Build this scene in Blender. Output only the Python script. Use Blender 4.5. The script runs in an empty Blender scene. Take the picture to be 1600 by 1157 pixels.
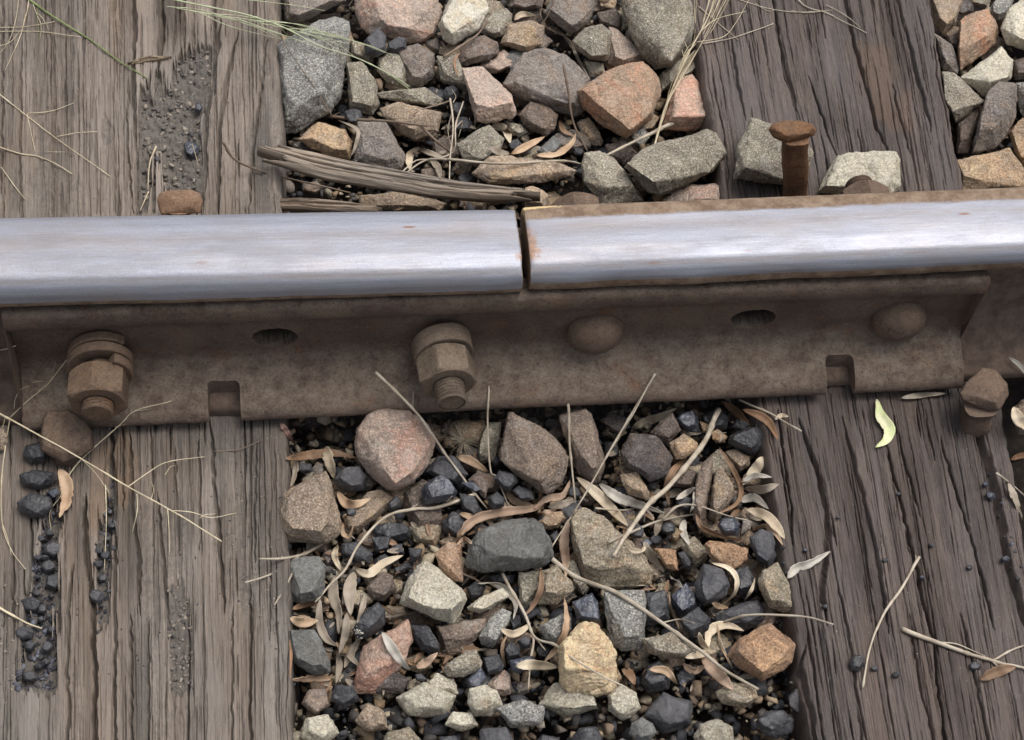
import bpy, bmesh, math, random
import numpy as np
from mathutils import Vector, Matrix

# ---------------------------------------------------------------- camera
SC = bpy.context.scene
F = 2400.0                      # focal length in photo pixels (photo is 1600 x 1157)
_p = math.radians(55)
_c = .115; _b = -.042; _a = math.sqrt(1-_c*_c-_b*_b)
r1 = Vector((_a, _b, _c))       # world X in camera axes (right, down, forward)
_z = -math.sin(_p)
# r3 perpendicular to r1, unit, given forward part
_k = -_c*_z/_a; _m = -_b/_a     # x = _k + _m*y
_A = 1+_m*_m; _B = 2*_k*_m; _C = _k*_k+_z*_z-1
_y = (-_B-math.sqrt(_B*_B-4*_A*_C))/(2*_A)
r3 = Vector((_k+_m*_y, _y, _z))
r2 = r3.cross(r1)
if r2.z < 0: r2 = -r2
CR = Vector((r1.x, r2.x, r3.x)); CD = Vector((r1.y, r2.y, r3.y)); CF = Vector((r1.z, r2.z, r3.z))
CX, CY = 800.0, 578.5
DEPTH = 1.2
def raydir(px, py): return CR*((px-CX)/F) + CD*((py-CY)/F) + CF
CAM = Vector((0, 0, .150)) - raydir(818, 369)*DEPTH
cd = bpy.data.cameras.new('camera'); cam = bpy.data.objects.new('camera', cd)
SC.collection.objects.link(cam); SC.camera = cam
cam.matrix_world = Matrix(((CR.x, -CD.x, -CF.x, CAM.x), (CR.y, -CD.y, -CF.y, CAM.y), (CR.z, -CD.z, -CF.z, CAM.z), (0, 0, 0, 1)))
cd.sensor_width = 36; cd.lens = 36*F/1600; cd.clip_start = .05; cd.clip_end = 200
def P(px, py, z):                # pixel -> world point at height z (metres)
    d = raydir(px, py); return CAM + d*((z-CAM.z)/d.z)
def PY(px, py, Y):               # pixel -> world point on the upright plane at distance Y
    d = raydir(px, py); return CAM + d*((Y-CAM.y)/d.y)
def proj(w):
    v = Vector(w)-CAM; q = v.dot(CF); return CX+F*v.dot(CR)/q, CY+F*v.dot(CD)/q
_M = np.array([[*CR], [*CD], [*CF]])
def projn(A):
    q = (A-np.array(CAM)) @ _M.T; return CX+F*q[:, 0]/q[:, 2], CY+F*q[:, 1]/q[:, 2]

# ---------------------------------------------------------------- light
w = bpy.data.worlds.new('World'); SC.world = w; w.use_nodes = True
nt = w.node_tree; bg = nt.nodes['Background']
sky = nt.nodes.new('ShaderNodeTexSky'); sky.sky_type = 'NISHITA'; sky.sun_disc = False
SUN_EL, SUN_AZ = math.radians(70), math.radians(62)   # azimuth from +Y towards +X
sky.sun_elevation = SUN_EL; sky.sun_rotation = SUN_AZ; sky.air_density = 1.0; sky.dust_density = 4.0; sky.ozone_density = 1.0
hs = nt.nodes.new('ShaderNodeHueSaturation'); hs.inputs['Saturation'].default_value = .32
nt.links.new(sky.outputs[0], hs.inputs['Color']); nt.links.new(hs.outputs[0], bg.inputs[0]); bg.inputs[1].default_value = .12
sl = bpy.data.lights.new('sun', 'SUN'); sl.energy = 1.45; sl.angle = math.radians(42); sl.color = (1, .955, .89)
so = bpy.data.objects.new('sun', sl); SC.collection.objects.link(so)
_sd = Vector((math.sin(SUN_AZ)*math.cos(SUN_EL), math.cos(SUN_AZ)*math.cos(SUN_EL), math.sin(SUN_EL)))
so.rotation_euler = _sd.to_track_quat('Z', 'Y').to_euler()
SC.view_settings.view_transform = 'Standard'; SC.view_settings.look = 'None'; SC.view_settings.gamma = 1
SC.view_settings.exposure = 0.68
SC.cycles.max_bounces = 6; SC.cycles.diffuse_bounces = 3

# ---------------------------------------------------------------- noise
def _hash(h):
    h = (h ^ (h >> np.uint32(13)))*np.uint32(1274126177)
    h = (h ^ (h >> np.uint32(16)))*np.uint32(2246822519)
    h = h ^ (h >> np.uint32(11))
    return (h & np.uint32(0xffffff)).astype(np.float32)*np.float32(2/0xffffff)-1
def vn(x, y, z=0.0, s=0):
    """value noise in -1..1; a plain number for z (or y) only picks another pattern"""
    def cell(q, off, mul):
        if np.ndim(q) == 0: return None, np.uint32((int(round((float(q)+off)*64)) * mul + 7919) & 0xffffffff)
        q = np.asarray(q, float)+off; i = np.floor(q); f = (q-i).astype(np.float32); f = f*f*(3-2*f)
        return f, i.astype(np.int64).astype(np.uint32)*np.uint32(mul)
    fx, hx_ = cell(x, s*17.13, 374761393); fy, hy = cell(y, s*7.71, 668265263); fz, hz = cell(z, s*3.37, 2246822519)
    with np.errstate(over='ignore'):
        mx, my, mz = np.uint32(374761393), np.uint32(668265263), np.uint32(2246822519)
        def lz(h): return _hash(h+hz) if fz is None else _hash(h+hz)*(1-fz)+_hash(h+hz+mz)*fz
        def ly(h): return lz(h+hy) if fy is None else lz(h+hy)*(1-fy)+lz(h+hy+my)*fy
        return ly(hx_) if fx is None else ly(hx_)*(1-fx)+ly(hx_+mx)*fx
def sstep(a, b, x):
    t = np.clip((x-a)/(b-a), 0, 1); return t*t*(3-2*t)

# ---------------------------------------------------------------- material helpers
def lin(c):
    c = [v/255 for v in c]; return tuple((v/12.92 if v <= .04045 else ((v+.055)/1.055)**2.4) for v in c)
class NT:
    def __init__(s, name):
        m = bpy.data.materials.new(name); m.use_nodes = True; s.m = m; s.t = m.node_tree; s.n = s.t.nodes; s.l = s.t.links
        s.b = s.n['Principled BSDF']; s._co = None
    def node(s, k, **kw):
        n = s.n.new(k)
        for a, v in kw.items(): setattr(n, a, v)
        return n
    def put(s, sock, v):
        if isinstance(v, bpy.types.NodeSocket): s.l.new(v, sock)
        elif isinstance(v, tuple) and len(v) == 3 and sock.type == 'RGBA': sock.default_value = (*v, 1)
        else: sock.default_value = v
    def co(s):
        if s._co is None:
            tc = s.node('ShaderNodeTexCoord'); oi = s.node('ShaderNodeObjectInfo')
            v = s.node('ShaderNodeVectorMath', operation='SCALE'); v.inputs[0].default_value = (7.3, 3.1, 5.7)
            s.l.new(oi.outputs['Random'], v.inputs['Scale'])
            a = s.node('ShaderNodeVectorMath', operation='ADD'); s.l.new(tc.outputs['Object'], a.inputs[0]); s.l.new(v.outputs[0], a.inputs[1])
            s._co = a.outputs[0]; s._oi = oi
        return s._co
    def noise(s, scale, detail=4, rough=.6, vec=None, dist=0.0):
        n = s.node('ShaderNodeTexNoise'); n.inputs['Scale'].default_value = scale; n.inputs['Detail'].default_value = detail
        n.inputs['Roughness'].default_value = rough; n.inputs['Distortion'].default_value = dist
        s.l.new(vec if vec is not None else s.co(), n.inputs['Vector']); return n.outputs['Fac']
    def voro(s, scale, vec=None, feature='F1'):
        n = s.node('ShaderNodeTexVoronoi', feature=feature); n.inputs['Scale'].default_value = scale
        s.l.new(vec if vec is not None else s.co(), n.inputs['Vector']); return n.outputs['Distance']
    def mr(s, v, a, b, c=0.0, d=1.0):
        n = s.node('ShaderNodeMapRange'); s.put(n.inputs[0], v)
        for i, q in enumerate((a, b, c, d)): n.inputs[i+1].default_value = q
        return n.outputs[0]
    def mix(s, f, a, b, mode='MIX'):
        n = s.node('ShaderNodeMix', data_type='RGBA', blend_type=mode); s.put(n.inputs[0], f); s.put(n.inputs[6], a); s.put(n.inputs[7], b); return n.outputs[2]
    def math(s, op, a, b=0.0):
        n = s.node('ShaderNodeMath', operation=op); s.put(n.inputs[0], a); s.put(n.inputs[1], b); return n.outputs[0]
    def bump(s, h, st=.5, dist=.001, prev=None):
        n = s.node('ShaderNodeBump'); n.inputs['Strength'].default_value = st; n.inputs['Distance'].default_value = dist
        s.put(n.inputs['Height'], h)
        if prev is not None: s.l.new(prev, n.inputs['Normal'])
        return n.outputs[0]
    def attr(s, name, t='GEOMETRY'):
        n = s.node('ShaderNodeAttribute', attribute_name=name, attribute_type=t); return n
    def out(s, col=None, rough=None, nor=None, metal=None, spec=None):
        if col is not None: s.put(s.b.inputs['Base Color'], col)
        if rough is not None: s.put(s.b.inputs['Roughness'], rough)
        if nor is not None: s.l.new(nor, s.b.inputs['Normal'])
        if metal is not None: s.put(s.b.inputs['Metallic'], metal)
        if spec is not None: s.b.inputs['Specular IOR Level'].default_value = spec
        return s.m

def stone_mat(name, base, alt, stain, stain_amt=.5, speck=.35, speck_l=(215, 208, 195), speck_d=(70, 66, 62), rough=.88, sat=.82):
    t = NT(name)
    c = t.mix(t.mr(t.noise(34, 4, .6, dist=.6), .38, .62), lin(base), lin(alt))
    c = t.mix(t.mr(t.noise(22, 5, .65, dist=1.2), .62-.2*stain_amt, .72-.12*stain_amt, 0, .85), c, lin(stain))
    oi = t._oi
    hsv = t.node('ShaderNodeHueSaturation'); t.put(hsv.inputs['Color'], c)
    t.put(hsv.inputs['Value'], t.mr(oi.outputs['Random'], 0, 1, .84, 1.18)); c = hsv.outputs[0]
    big = t.noise(90, 5, .7); c = t.mix(t.mr(big, .3, .75, 0, .5), c, (.5, .5, .5), 'SOFT_LIGHT')
    g = t.noise(620, 3, .75)
    c = t.mix(t.mr(g, .53, .62, 0, speck*1.35), c, lin(speck_l)); c = t.mix(t.mr(g, .47, .38, 0, speck*1.5), c, lin(speck_d))
    gm3 = t.noise(330, 5, .82); c = t.mix(t.mr(gm3, .3, .7, 0, .85), c, t.mix(t.mr(gm3, .43, .57), (.3, .295, .29), (.72, .715, .7)), 'OVERLAY')
    g2 = t.noise(1100, 3, .85); c = t.mix(t.mr(g2, .3, .7, 0, .4), c, t.mix(t.mr(g2, .45, .55), lin(speck_d), lin(speck_l)), 'OVERLAY')
    pt = t.mr(t.noise(64, 5, .7, dist=1.0), .54, .66, 0, .5); c = t.mix(pt, c, lin(tuple(int(v*.55+150*.45+18) for v in base)))
    pt2 = t.mr(t.noise(45, 5, .72, dist=.5), .56, .68, 0, .45); c = t.mix(pt2, c, lin(tuple(int(v*.62) for v in alt)))
    hs2 = t.node('ShaderNodeHueSaturation'); t.put(hs2.inputs['Color'], c); hs2.inputs['Saturation'].default_value = sat; hs2.inputs['Value'].default_value = 1.42; c = hs2.outputs[0]
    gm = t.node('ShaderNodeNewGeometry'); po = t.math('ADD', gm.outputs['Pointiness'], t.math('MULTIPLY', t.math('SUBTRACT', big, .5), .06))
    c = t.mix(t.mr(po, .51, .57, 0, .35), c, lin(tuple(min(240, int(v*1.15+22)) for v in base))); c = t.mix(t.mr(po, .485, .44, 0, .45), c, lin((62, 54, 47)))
    cr = t.math('ABSOLUTE', t.math('SUBTRACT', t.noise(28, 3, .5, dist=1.5), .5)); crk = t.mr(cr, 0, .006, 1, 0)
    c = t.mix(t.math('MULTIPLY', crk, .38), c, lin((48, 43, 38)))
    n = t.bump(t.noise(140, 8, .82), 1.0, .0055)
    n = t.bump(g, .9, .0013, n); n = t.bump(t.math('SUBTRACT', 1.0, crk), .45, .0008, n)
    return t.out(c, t.mr(g, .3, .7, rough-.1, rough+.08), n, spec=.3)

def coal_mat(name, base, alt, r0, r1_, dust=.3):
    t = NT(name)
    c = t.mix(t.mr(t.noise(60, 4, .6), .4, .6), lin(base), lin(alt))
    c = t.mix(t.mr(t.noise(300, 5, .75), .5, .72, 0, dust), c, lin((112, 110, 112)))
    v = t.noise(130, 4, .6, dist=.8); f = t.noise(900, 3, .7)
    n = t.bump(v, .7, .003); n = t.bump(f, .4, .0005, n)
    return t.out(c, t.mr(t.noise(80, 4, .6), .35, .65, r0, r1_), n, spec=.65)

def rust_mat(name, c1, c2, c3, dust=(128, 116, 104), dust_amt=.5, warm=.4):
    t = NT(name)
    c = t.mix(t.mr(t.noise(26, 5, .65, dist=.4), .38, .62), lin(c1), lin(c2)); slot_shade = t.attr('slot_shade').outputs['Fac']
    c = t.mix(t.mr(t.noise(48, 5, .7, dist=.7), .66-.22*warm, .8-.2*warm, 0, .8), c, lin(c3))
    tc = t.node('ShaderNodeNewGeometry'); sp = t.node('ShaderNodeSeparateXYZ'); t.l.new(tc.outputs['Normal'], sp.inputs[0])
    up = t.mr(sp.outputs[2], .15, .95)
    d = t.math('MULTIPLY', up, t.mr(t.noise(70, 6, .75), .36, .66, 0, dust_amt))
    c = t.mix(d, c, lin(dust))
    c = t.mix(t.mr(t.noise(420, 4, .8), .53, .66, 0, .6), c, lin((50, 40, 35))); c = t.mix(t.mr(t.noise(90, 6, .8, dist=.5), .56, .66, 0, .45), c, lin((58, 48, 43)))
    c = t.mix(t.mr(t.noise(260, 4, .8), .64, .72, 0, .5), c, lin((158, 138, 120)))
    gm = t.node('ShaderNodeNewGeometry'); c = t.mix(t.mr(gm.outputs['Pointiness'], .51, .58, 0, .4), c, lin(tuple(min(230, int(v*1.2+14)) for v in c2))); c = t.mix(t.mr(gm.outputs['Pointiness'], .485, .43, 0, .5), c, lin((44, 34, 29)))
    c = t.mix(t.mr(t.noise(1500, 2, .8), .35, .7, 0, .5), c, t.mix(t.mr(t.noise(1500, 2, .8), .45, .58), (.3, .28, .27), (.68, .68, .68)), 'OVERLAY')
    gq = t.noise(520, 5, .85); c = t.mix(t.mr(gq, .3, .7, 0, .5), c, t.mix(t.mr(gq, .43, .57), (.3, .29, .28), (.7, .7, .69)), 'OVERLAY')
    c = t.mix(t.math('MULTIPLY', slot_shade, .88), c, lin((30, 25, 23)))  # near-black painted over the rust where the slots lie in shade
    n = t.bump(t.noise(200, 7, .8), 1.0, .0035); n = t.bump(t.noise(1000, 3, .8), .8, .0011, n)
    return t.out(c, .86, n, spec=.3)

MAT = {}
def S(k, *a, **b): MAT[k] = stone_mat('stone_'+k, *a, **b)
S('grey', (146, 146, 142), (122, 122, 120), (112, 104, 94), .25, .5)
S('oliv', (152, 143, 124), (126, 117, 101), (134, 112, 82), .35, .42)
S('pale', (198, 189, 168), (174, 164, 144), (150, 128, 96), .25, .35, (225, 220, 205), (105, 100, 88))
S('crem', (222, 214, 196), (196, 184, 160), (176, 150, 108), .35, .25, (240, 234, 220), (140, 128, 110))
S('tan', (162, 136, 108), (138, 118, 98), (174, 142, 98), .5, .35)
S('ochr', (178, 140, 96), (142, 116, 88), (204, 172, 116), .5, .35)
S('oran', (176, 140, 108), (152, 130, 108), (190, 122, 78), .5, .32, (216, 190, 160), (92, 66, 50))
S('rust', (160, 122, 88), (130, 100, 76), (196, 154, 104), .5, .4, (212, 178, 130), (78, 52, 38))
S('pink', (182, 158, 140), (156, 142, 130), (186, 134, 108), .45, .32, (222, 204, 188), (108, 84, 74))
S('salm', (184, 148, 126), (160, 138, 120), (188, 126, 98), .5, .3, (226, 200, 180), (112, 74, 58))
S('brow', (120, 104, 92), (100, 88, 82), (134, 108, 84), .45, .32, (176, 164, 150), (60, 52, 48))
S('brgr', (138, 126, 116), (114, 106, 102), (142, 116, 92), .4, .35, (188, 178, 165), (68, 62, 58))
S('dark', (96, 86, 82), (76, 72, 74), (112, 92, 78), .35, .28, (150, 140, 130), (44, 40, 40))
S('slat', (124, 123, 119), (104, 104, 102), (106, 100, 92), .2, .22, (150, 150, 146), (66, 66, 66), rough=.8)
S('yell', (224, 196, 150), (214, 188, 148), (200, 150, 90), .5, .3, (242, 224, 186), (150, 100, 52))
MAT['coal'] = coal_mat('coal', (50, 50, 54), (33, 33, 37), .42, .8, .45)
MAT['coam'] = coal_mat('coal_matte', (70, 69, 71), (50, 50, 55), .6, .85, .4)
MAT['coas'] = coal_mat('coal_shiny', (66, 70, 82), (36, 38, 46), .22, .5, .5)
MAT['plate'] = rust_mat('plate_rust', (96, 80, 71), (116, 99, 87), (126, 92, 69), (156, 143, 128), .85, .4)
MAT['bolt'] = rust_mat('bolt_rust', (122, 98, 78), (98, 80, 68), (136, 100, 72), (150, 130, 110), .65, .4)
MAT['boltg'] = rust_mat('bolt_rust_grey', (124, 108, 92), (102, 88, 76), (132, 100, 74), (150, 136, 120), .7, .3)
MAT['spike'] = rust_mat('spike_rust', (118, 98, 84), (98, 82, 72), (130, 94, 66), (150, 130, 112), .6, .35)
MAT['spiko'] = rust_mat('spike_orange_rust', (132, 96, 68), (104, 78, 58), (154, 106, 68), (152, 126, 100), .5, .5)
MAT['spikt'] = rust_mat('spike_tan_rust', (150, 116, 92), (126, 100, 82), (158, 118, 88), (168, 142, 118), .6, .3)

def rail_mat():
    t = NT('rail_steel')
    tc = t.node('ShaderNodeTexCoord'); mp = t.node('ShaderNodeMapping'); mp.inputs['Scale'].default_value = (.05, 1, 1)
    t.l.new(tc.outputs['Object'], mp.inputs[0]); st = mp.outputs[0]
    mp2 = t.node('ShaderNodeMapping'); mp2.inputs['Scale'].default_value = (.25, 1, 1); t.l.new(tc.outputs['Object'], mp2.inputs[0])
    mps = t.node('ShaderNodeMapping'); mps.inputs['Scale'].default_value = (.02, 1, 1); mps.inputs['Rotation'].default_value = (0, 0, .02); t.l.new(tc.outputs['Object'], mps.inputs[0])
    wear = t.attr('wear').outputs['Fac']; band = t.attr('band').outputs['Fac']; cold = t.attr('endrust').outputs['Fac']; cream = t.attr('cream').outputs['Fac']
    streak = t.noise(420, 4, .7, st); streak2 = t.noise(130, 4, .6, mp2.outputs[0]); fine = t.noise(900, 3, .8)
    rust = t.mix(t.mr(t.noise(60, 5, .7), .4, .6), lin((104, 84, 68)), lin((134, 116, 98)))
    rust = t.mix(t.mr(t.noise(500, 4, .8), .5, .7, 0, .6), rust, lin((70, 56, 48)))
    rust = t.mix(t.math('MULTIPLY', t.attr('low').outputs['Fac'], .85), rust, t.mix(t.mr(t.noise(60, 6, .75), .4, .6), lin((72, 60, 54)), lin((98, 82, 72))))
    wm = t.mr(t.math('ADD', wear, t.math('ADD', t.math('MULTIPLY', t.math('SUBTRACT', streak2, .5), .55), t.math('MULTIPLY', t.math('SUBTRACT', fine, .5), .3))), .38, .6)
    steel = t.mix(t.mr(streak, .3, .7), lin((136, 138, 147)), lin((146, 149, 160)))
    steel = t.mix(t.mr(t.noise(700, 4, .85), .3, .7, 0, .5), steel, t.mix(t.mr(t.noise(700, 4, .85), .44, .6), (.38, .37, .37), (.62, .62, .62)), 'OVERLAY')
    steel = t.mix(t.mr(t.noise(55, 4, .6, mp2.outputs[0]), .45, .7, 0, .5), steel, lin((146, 138, 134)))
    steel = t.mix(t.math('MULTIPLY', band, t.mr(streak2, .3, .55, .2, .7)), steel, lin((128, 118, 110)))
    steel = t.mix(t.mr(t.noise(1000, 3, .85), .57, .7, 0, .6), steel, lin((112, 104, 102)))
    dots = t.mr(t.voro(75, mp2.outputs[0]),   .06, .13, 1, 0); steel = t.mix(t.math('MULTIPLY', dots, t.mr(t.noise(20, 2, .5), .5, .62, 0, .8)), steel, lin((120, 84, 62)))
    er = t.mr(t.math('ADD', cold, t.math('MULTIPLY', t.math('SUBTRACT', t.noise(120, 6, .8), .5), 1.6)), .5, .85, 0, .8)
    steel = t.mix(er, steel, t.mix(t.mr(t.noise(300, 4, .8), .4, .6), lin((126, 92, 68)), lin((164, 126, 92))))
    scr = t.noise(1100, 2, .6, mps.outputs[0]); steel = t.mix(t.mr(scr, .58, .68, 0, .16), steel, lin((190, 192, 202))); steel = t.mix(t.mr(scr, .4, .33, 0, .2), steel, lin((104, 102, 106)))
    blot = t.noise(38, 6, .75, mp2.outputs[0]); steel = t.mix(t.mr(blot, .5, .64, 0, .28), steel, lin((122, 118, 118)))
    c = t.mix(wm, rust, steel)
    ck = t.mr(t.math('ADD', cream, t.math('MULTIPLY', t.math('SUBTRACT', t.noise(150, 5, .75), .5), 1.9)), .42, .56, 0, .9)
    c = t.mix(ck, c, lin((200, 176, 130)))
    met = t.math('MULTIPLY', t.math('MULTIPLY', wm, .5), t.math('SUBTRACT', 1.0, er))
    ro = t.mix(wm, (.88, .88, .88), t.mix(t.mr(blot, .4, .62), (.42, .42, .42), (.56, .56, .56)))
    n = t.bump(t.noise(260, 5, .7), .25, .0008); n = t.bump(streak, .18, .0004, n); n = t.bump(fine, .35, .0005, n)
    return t.out(c, ro, n, met, .4)
MAT['rail'] = rail_mat()

def wood_mat(name, a, b, c_, dirt, dirt_amt=.5, warm=(120, 92, 66), cool=(112, 108, 104)):
    t = NT(name)
    uv = t.node('ShaderNodeUVMap', uv_map='grain')      # metres: x across the grain, y along it
    def mp(sx, sy):
        m = t.node('ShaderNodeMapping'); m.inputs['Scale'].default_value = (sx, sy, 1); t.l.new(uv.outputs[0], m.inputs[0]); return m.outputs[0]
    g0 = t.noise(60, 4, .6, mp(1, .05), .3); g1 = t.noise(420, 4, .7, mp(1, .035), .15); g2 = t.noise(1500, 3, .75, mp(1, .03))
    c = t.mix(t.mr(g0, .36, .64), lin(a), lin(b))
    c = t.mix(t.mr(g1, .42, .68, 0, .55), c, lin(c_))
    c = t.mix(t.mr(g1, .45, .3, 0, .6), c, tuple(v*.5 for v in lin(a)))
    c = t.mix(t.mr(g2, .3, .7, 0, .55), c, t.mix(t.mr(g2, .42, .58), (.16, .15, .14), (.8, .79, .77)), 'OVERLAY')
    g3 = t.noise(800, 3, .65, mp(1, .022), .1); c = t.mix(t.mr(g3, .41, .35, 0, .85), c, tuple(v*.28 for v in lin(a)))
    g4 = t.noise(300, 3, .6, mp(1, .03), .2); c = t.mix(t.mr(g4, .36, .31, 0, .75), c, tuple(v*.3 for v in lin(a)))
    gs = t.noise(25, 4, .6, mp(1, .15), .5); c = t.mix(t.mr(gs, .5, .68, 0, .5), c, lin(cool)); c = t.mix(t.mr(gs, .46, .3, 0, .35), c, lin(warm))
    tn = t.attr('tone').outputs['Fac']; c = t.mix(t.mr(tn, 0, 1, 0, .5), c, tuple(min(1, v*1.7) for v in lin(b))); c = t.mix(t.mr(tn, 0, -1, 0, .6), c, tuple(v*.35 for v in lin(a)))
    wp = t.attr('warm').outputs['Fac']
    c = t.mix(t.math('MULTIPLY', wp, .6), c, lin(warm))
    da = t.attr('dirt').outputs['Fac']
    dm = t.mr(t.math('ADD', da, t.math('MULTIPLY', t.math('SUBTRACT', t.noise(260, 6, .8, mp(1, .6)), .5), 1.5)), .5, .8, 0, dirt_amt)
    dc = t.mix(t.mr(t.noise(900, 4, .8), .4, .6), lin(dirt), tuple(v*.6 for v in lin(dirt)))
    c = t.mix(dm, c, dc)
    c = t.mix(t.mr(t.noise(1000, 2, .8), .68, .74, 0, .6), c, lin((190, 182, 170)))
    n = t.bump(g1, .5, .0009); n = t.bump(g3, .8, .0009, n); n = t.bump(g2, .7, .0006, n); n = t.bump(t.noise(900, 4, .8), .35, .0006, n)
    return t.out(c, .9, n, spec=.22)
MAT['wood_l'] = wood_mat('weathered_wood_grey', (98, 89, 82), (116, 106, 98), (136, 127, 118), (96, 91, 86), .8, (122, 102, 84), (128, 124, 119))
MAT['wood_r'] = wood_mat('weathered_wood_dark', (73, 65, 62), (88, 79, 75), (107, 97, 92), (70, 68, 69), .5, (96, 80, 69), (88, 86, 87))
MAT['wood_s'] = wood_mat('splinter_wood', (122, 109, 97), (144, 131, 117), (160, 148, 135), (104, 92, 82), .3)
MAT['wood_t'] = wood_mat('splinter_wood_tan', (148, 130, 108), (162, 144, 122), (176, 160, 138), (104, 92, 82), .3)

def plain_mat(name, a, b, rough=.8, sc=200, trans=0.0, spec=.3, dark=(60, 50, 42), spots=.4, rib=True):
    t = NT(name)
    c = t.mix(t.mr(t.noise(sc*.25, 4, .6), .38, .62), lin(a), lin(b))
    hsv = t.node('ShaderNodeHueSaturation'); t.put(hsv.inputs['Color'], c); t.put(hsv.inputs['Value'], t.mr(t._oi.outputs['Random'], 0, 1, .85, 1.15)); c = hsv.outputs[0]
    c = t.mix(t.mr(t.noise(sc*3, 4, .8), .56, .72, 0, spots), c, lin(dark))
    n = t.bump(t.noise(sc*4, 4, .7), .4, .0005)
    m = t.out(c, rough, n, spec=spec)
    if trans:
        tr = t.node('ShaderNodeBsdfTranslucent'); t.put(tr.inputs[0], c); mx = t.node('ShaderNodeMixShader'); mx.inputs[0].default_value = trans
        o = t.n['Material Output']; t.l.new(t.b.outputs[0], mx.inputs[1]); t.l.new(tr.outputs[0], mx.inputs[2]); t.l.new(mx.outputs[0], o.inputs[0])
    return m
LEAFC = dict(tan=((196, 170, 142), (170, 142, 116)), pink=((196, 170, 148), (176, 148, 126)), grey=((166, 154, 138), (142, 130, 116)), beig=((210, 196, 172), (188, 170, 146)),
             whit=((204, 198, 186), (180, 172, 160)), brow=((152, 122, 96), (126, 102, 82)), oran=((166, 128, 100), (142, 110, 84)), redd=((156, 122, 110), (130, 104, 96)), gren=((190, 204, 140), (222, 218, 182)))
for k, (a, b) in LEAFC.items(): MAT['leaf_'+k] = plain_mat('dry_leaf_'+k, a, b, .6, 160, .12, .4, tuple(int(v*.55) for v in b), .35)
MAT['twig'] = plain_mat('twig_bark', (176, 166, 150), (146, 134, 118), .8, 300)
MAT['twigd'] = plain_mat('twig_bark_brown', (128, 112, 98), (104, 90, 78), .8, 300)
MAT['straw'] = plain_mat('dry_straw', (206, 194, 166), (178, 164, 138), .65, 200, .1)
MAT['grass'] = plain_mat('green_stem', (134, 146, 96), (112, 124, 78), .6, 200, .1)
MAT['seed'] = plain_mat('pale_green_seedhead', (180, 188, 152), (192, 196, 164), .6, 200, .1)
MAT['fluff'] = plain_mat('seed_fluff', (188, 178, 158), (168, 156, 136), .7, 200, .15)

def chips_mat(name, cols):
    t = NT(name); g = t.node('ShaderNodeNewGeometry'); r = t.node('ShaderNodeValToRGB'); r.color_ramp.interpolation = 'CONSTANT'
    e = r.color_ramp.elements
    while len(e) < len(cols): e.new(.5)
    for i, c in enumerate(cols): e[i].position = i/len(cols); e[i].color = (*lin(c), 1)
    t.l.new(g.outputs['Random Per Island'], r.inputs[0])
    gg = t.noise(700, 3, .8); c = t.mix(t.mr(gg, .3, .7, 0, .8), r.outputs[0], t.mix(t.mr(gg, .42, .58), (.2, .19, .18), (.75, .74, .72)), 'OVERLAY')
    return t.out(c, .8, t.bump(t.noise(300, 4, .7), .6, .001), spec=.4)
MAT['chips'] = chips_mat('ballast_chips', [(46, 47, 52), (120, 104, 88), (76, 72, 70), (148, 130, 108), (58, 58, 62), (104, 96, 88), (132, 124, 110), (96, 82, 70), (160, 148, 128), (60, 58, 58), (126, 108, 86)])
MAT['coalchips'] = chips_mat('coal_chips', [(52, 53, 60), (76, 77, 86), (36, 37, 42), (64, 62, 64), (96, 98, 108), (44, 44, 50)])
MAT['dirtchips'] = chips_mat('dirt_crumbs', [(112, 104, 96), (124, 115, 106), (98, 92, 86), (134, 125, 115), (84, 80, 76), (70, 68, 68)])
MAT['bigchips'] = chips_mat('ballast_far', [(112, 104, 95), (122, 118, 109), (98, 92, 86), (124, 108, 92), (56, 56, 59), (106, 103, 97)])
def ground_mat():
    t = NT('bed_soil'); c = t.mix(t.mr(t.noise(40, 6, .7), .4, .6), lin((58, 52, 48)), lin((84, 74, 66)))
    v = t.voro(120); c = t.mix(t.mr(v, 0, .6, 0, .5), c, lin((38, 36, 38)))
    return t.out(c, .95, t.bump(t.noise(150, 6, .8), 1, .006), spec=.2)
MAT['soil'] = ground_mat()

# ---------------------------------------------------------------- object helpers
COL = SC.collection
def tag(o, label=None, cat=None, group=None, kind=None):
    if label: o['label'] = label
    if cat: o['category'] = cat
    if group: o['group'] = group
    if kind: o['kind'] = kind
    return o
def np_mesh(name, V, Fq, smooth=True):
    me = bpy.data.meshes.new(name); V = np.asarray(V, np.float32)
    me.vertices.add(len(V)); me.vertices.foreach_set('co', V.ravel())
    Fq = np.asarray(Fq, np.int32); k = Fq.shape[1]
    me.loops.add(Fq.size); me.loops.foreach_set('vertex_index', Fq.ravel())
    me.polygons.add(len(Fq)); me.polygons.foreach_set('loop_start', np.arange(0, Fq.size, k, dtype=np.int32))
    if smooth: me.polygons.foreach_set('use_smooth', np.ones(len(Fq), bool))
    me.update(calc_edges=True); me.validate(); return me
def link(name, me, mat=None, parent=None, loc=None):
    """link a mesh given in world coordinates as one object with its origin at loc (or at its parent's origin)"""
    o = bpy.data.objects.new(name, me); COL.objects.link(o)
    if mat: me.materials.append(MAT[mat] if isinstance(mat, str) else mat)
    if parent is not None:
        o.parent = parent; loc = parent['_o'] if '_o' in parent else parent.location
        loc = Vector(loc)
    if loc is None:
        n = len(me.vertices); a = np.empty(n*3, np.float32); me.vertices.foreach_get('co', a); a = a.reshape(-1, 3)
        loc = Vector(((a[:, 0].min()+a[:, 0].max())/2, (a[:, 1].min()+a[:, 1].max())/2, a[:, 2].min()))
    loc = Vector(loc); me.transform(Matrix.Translation(-loc))
    if parent is None: o.location = loc
    return o
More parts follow.
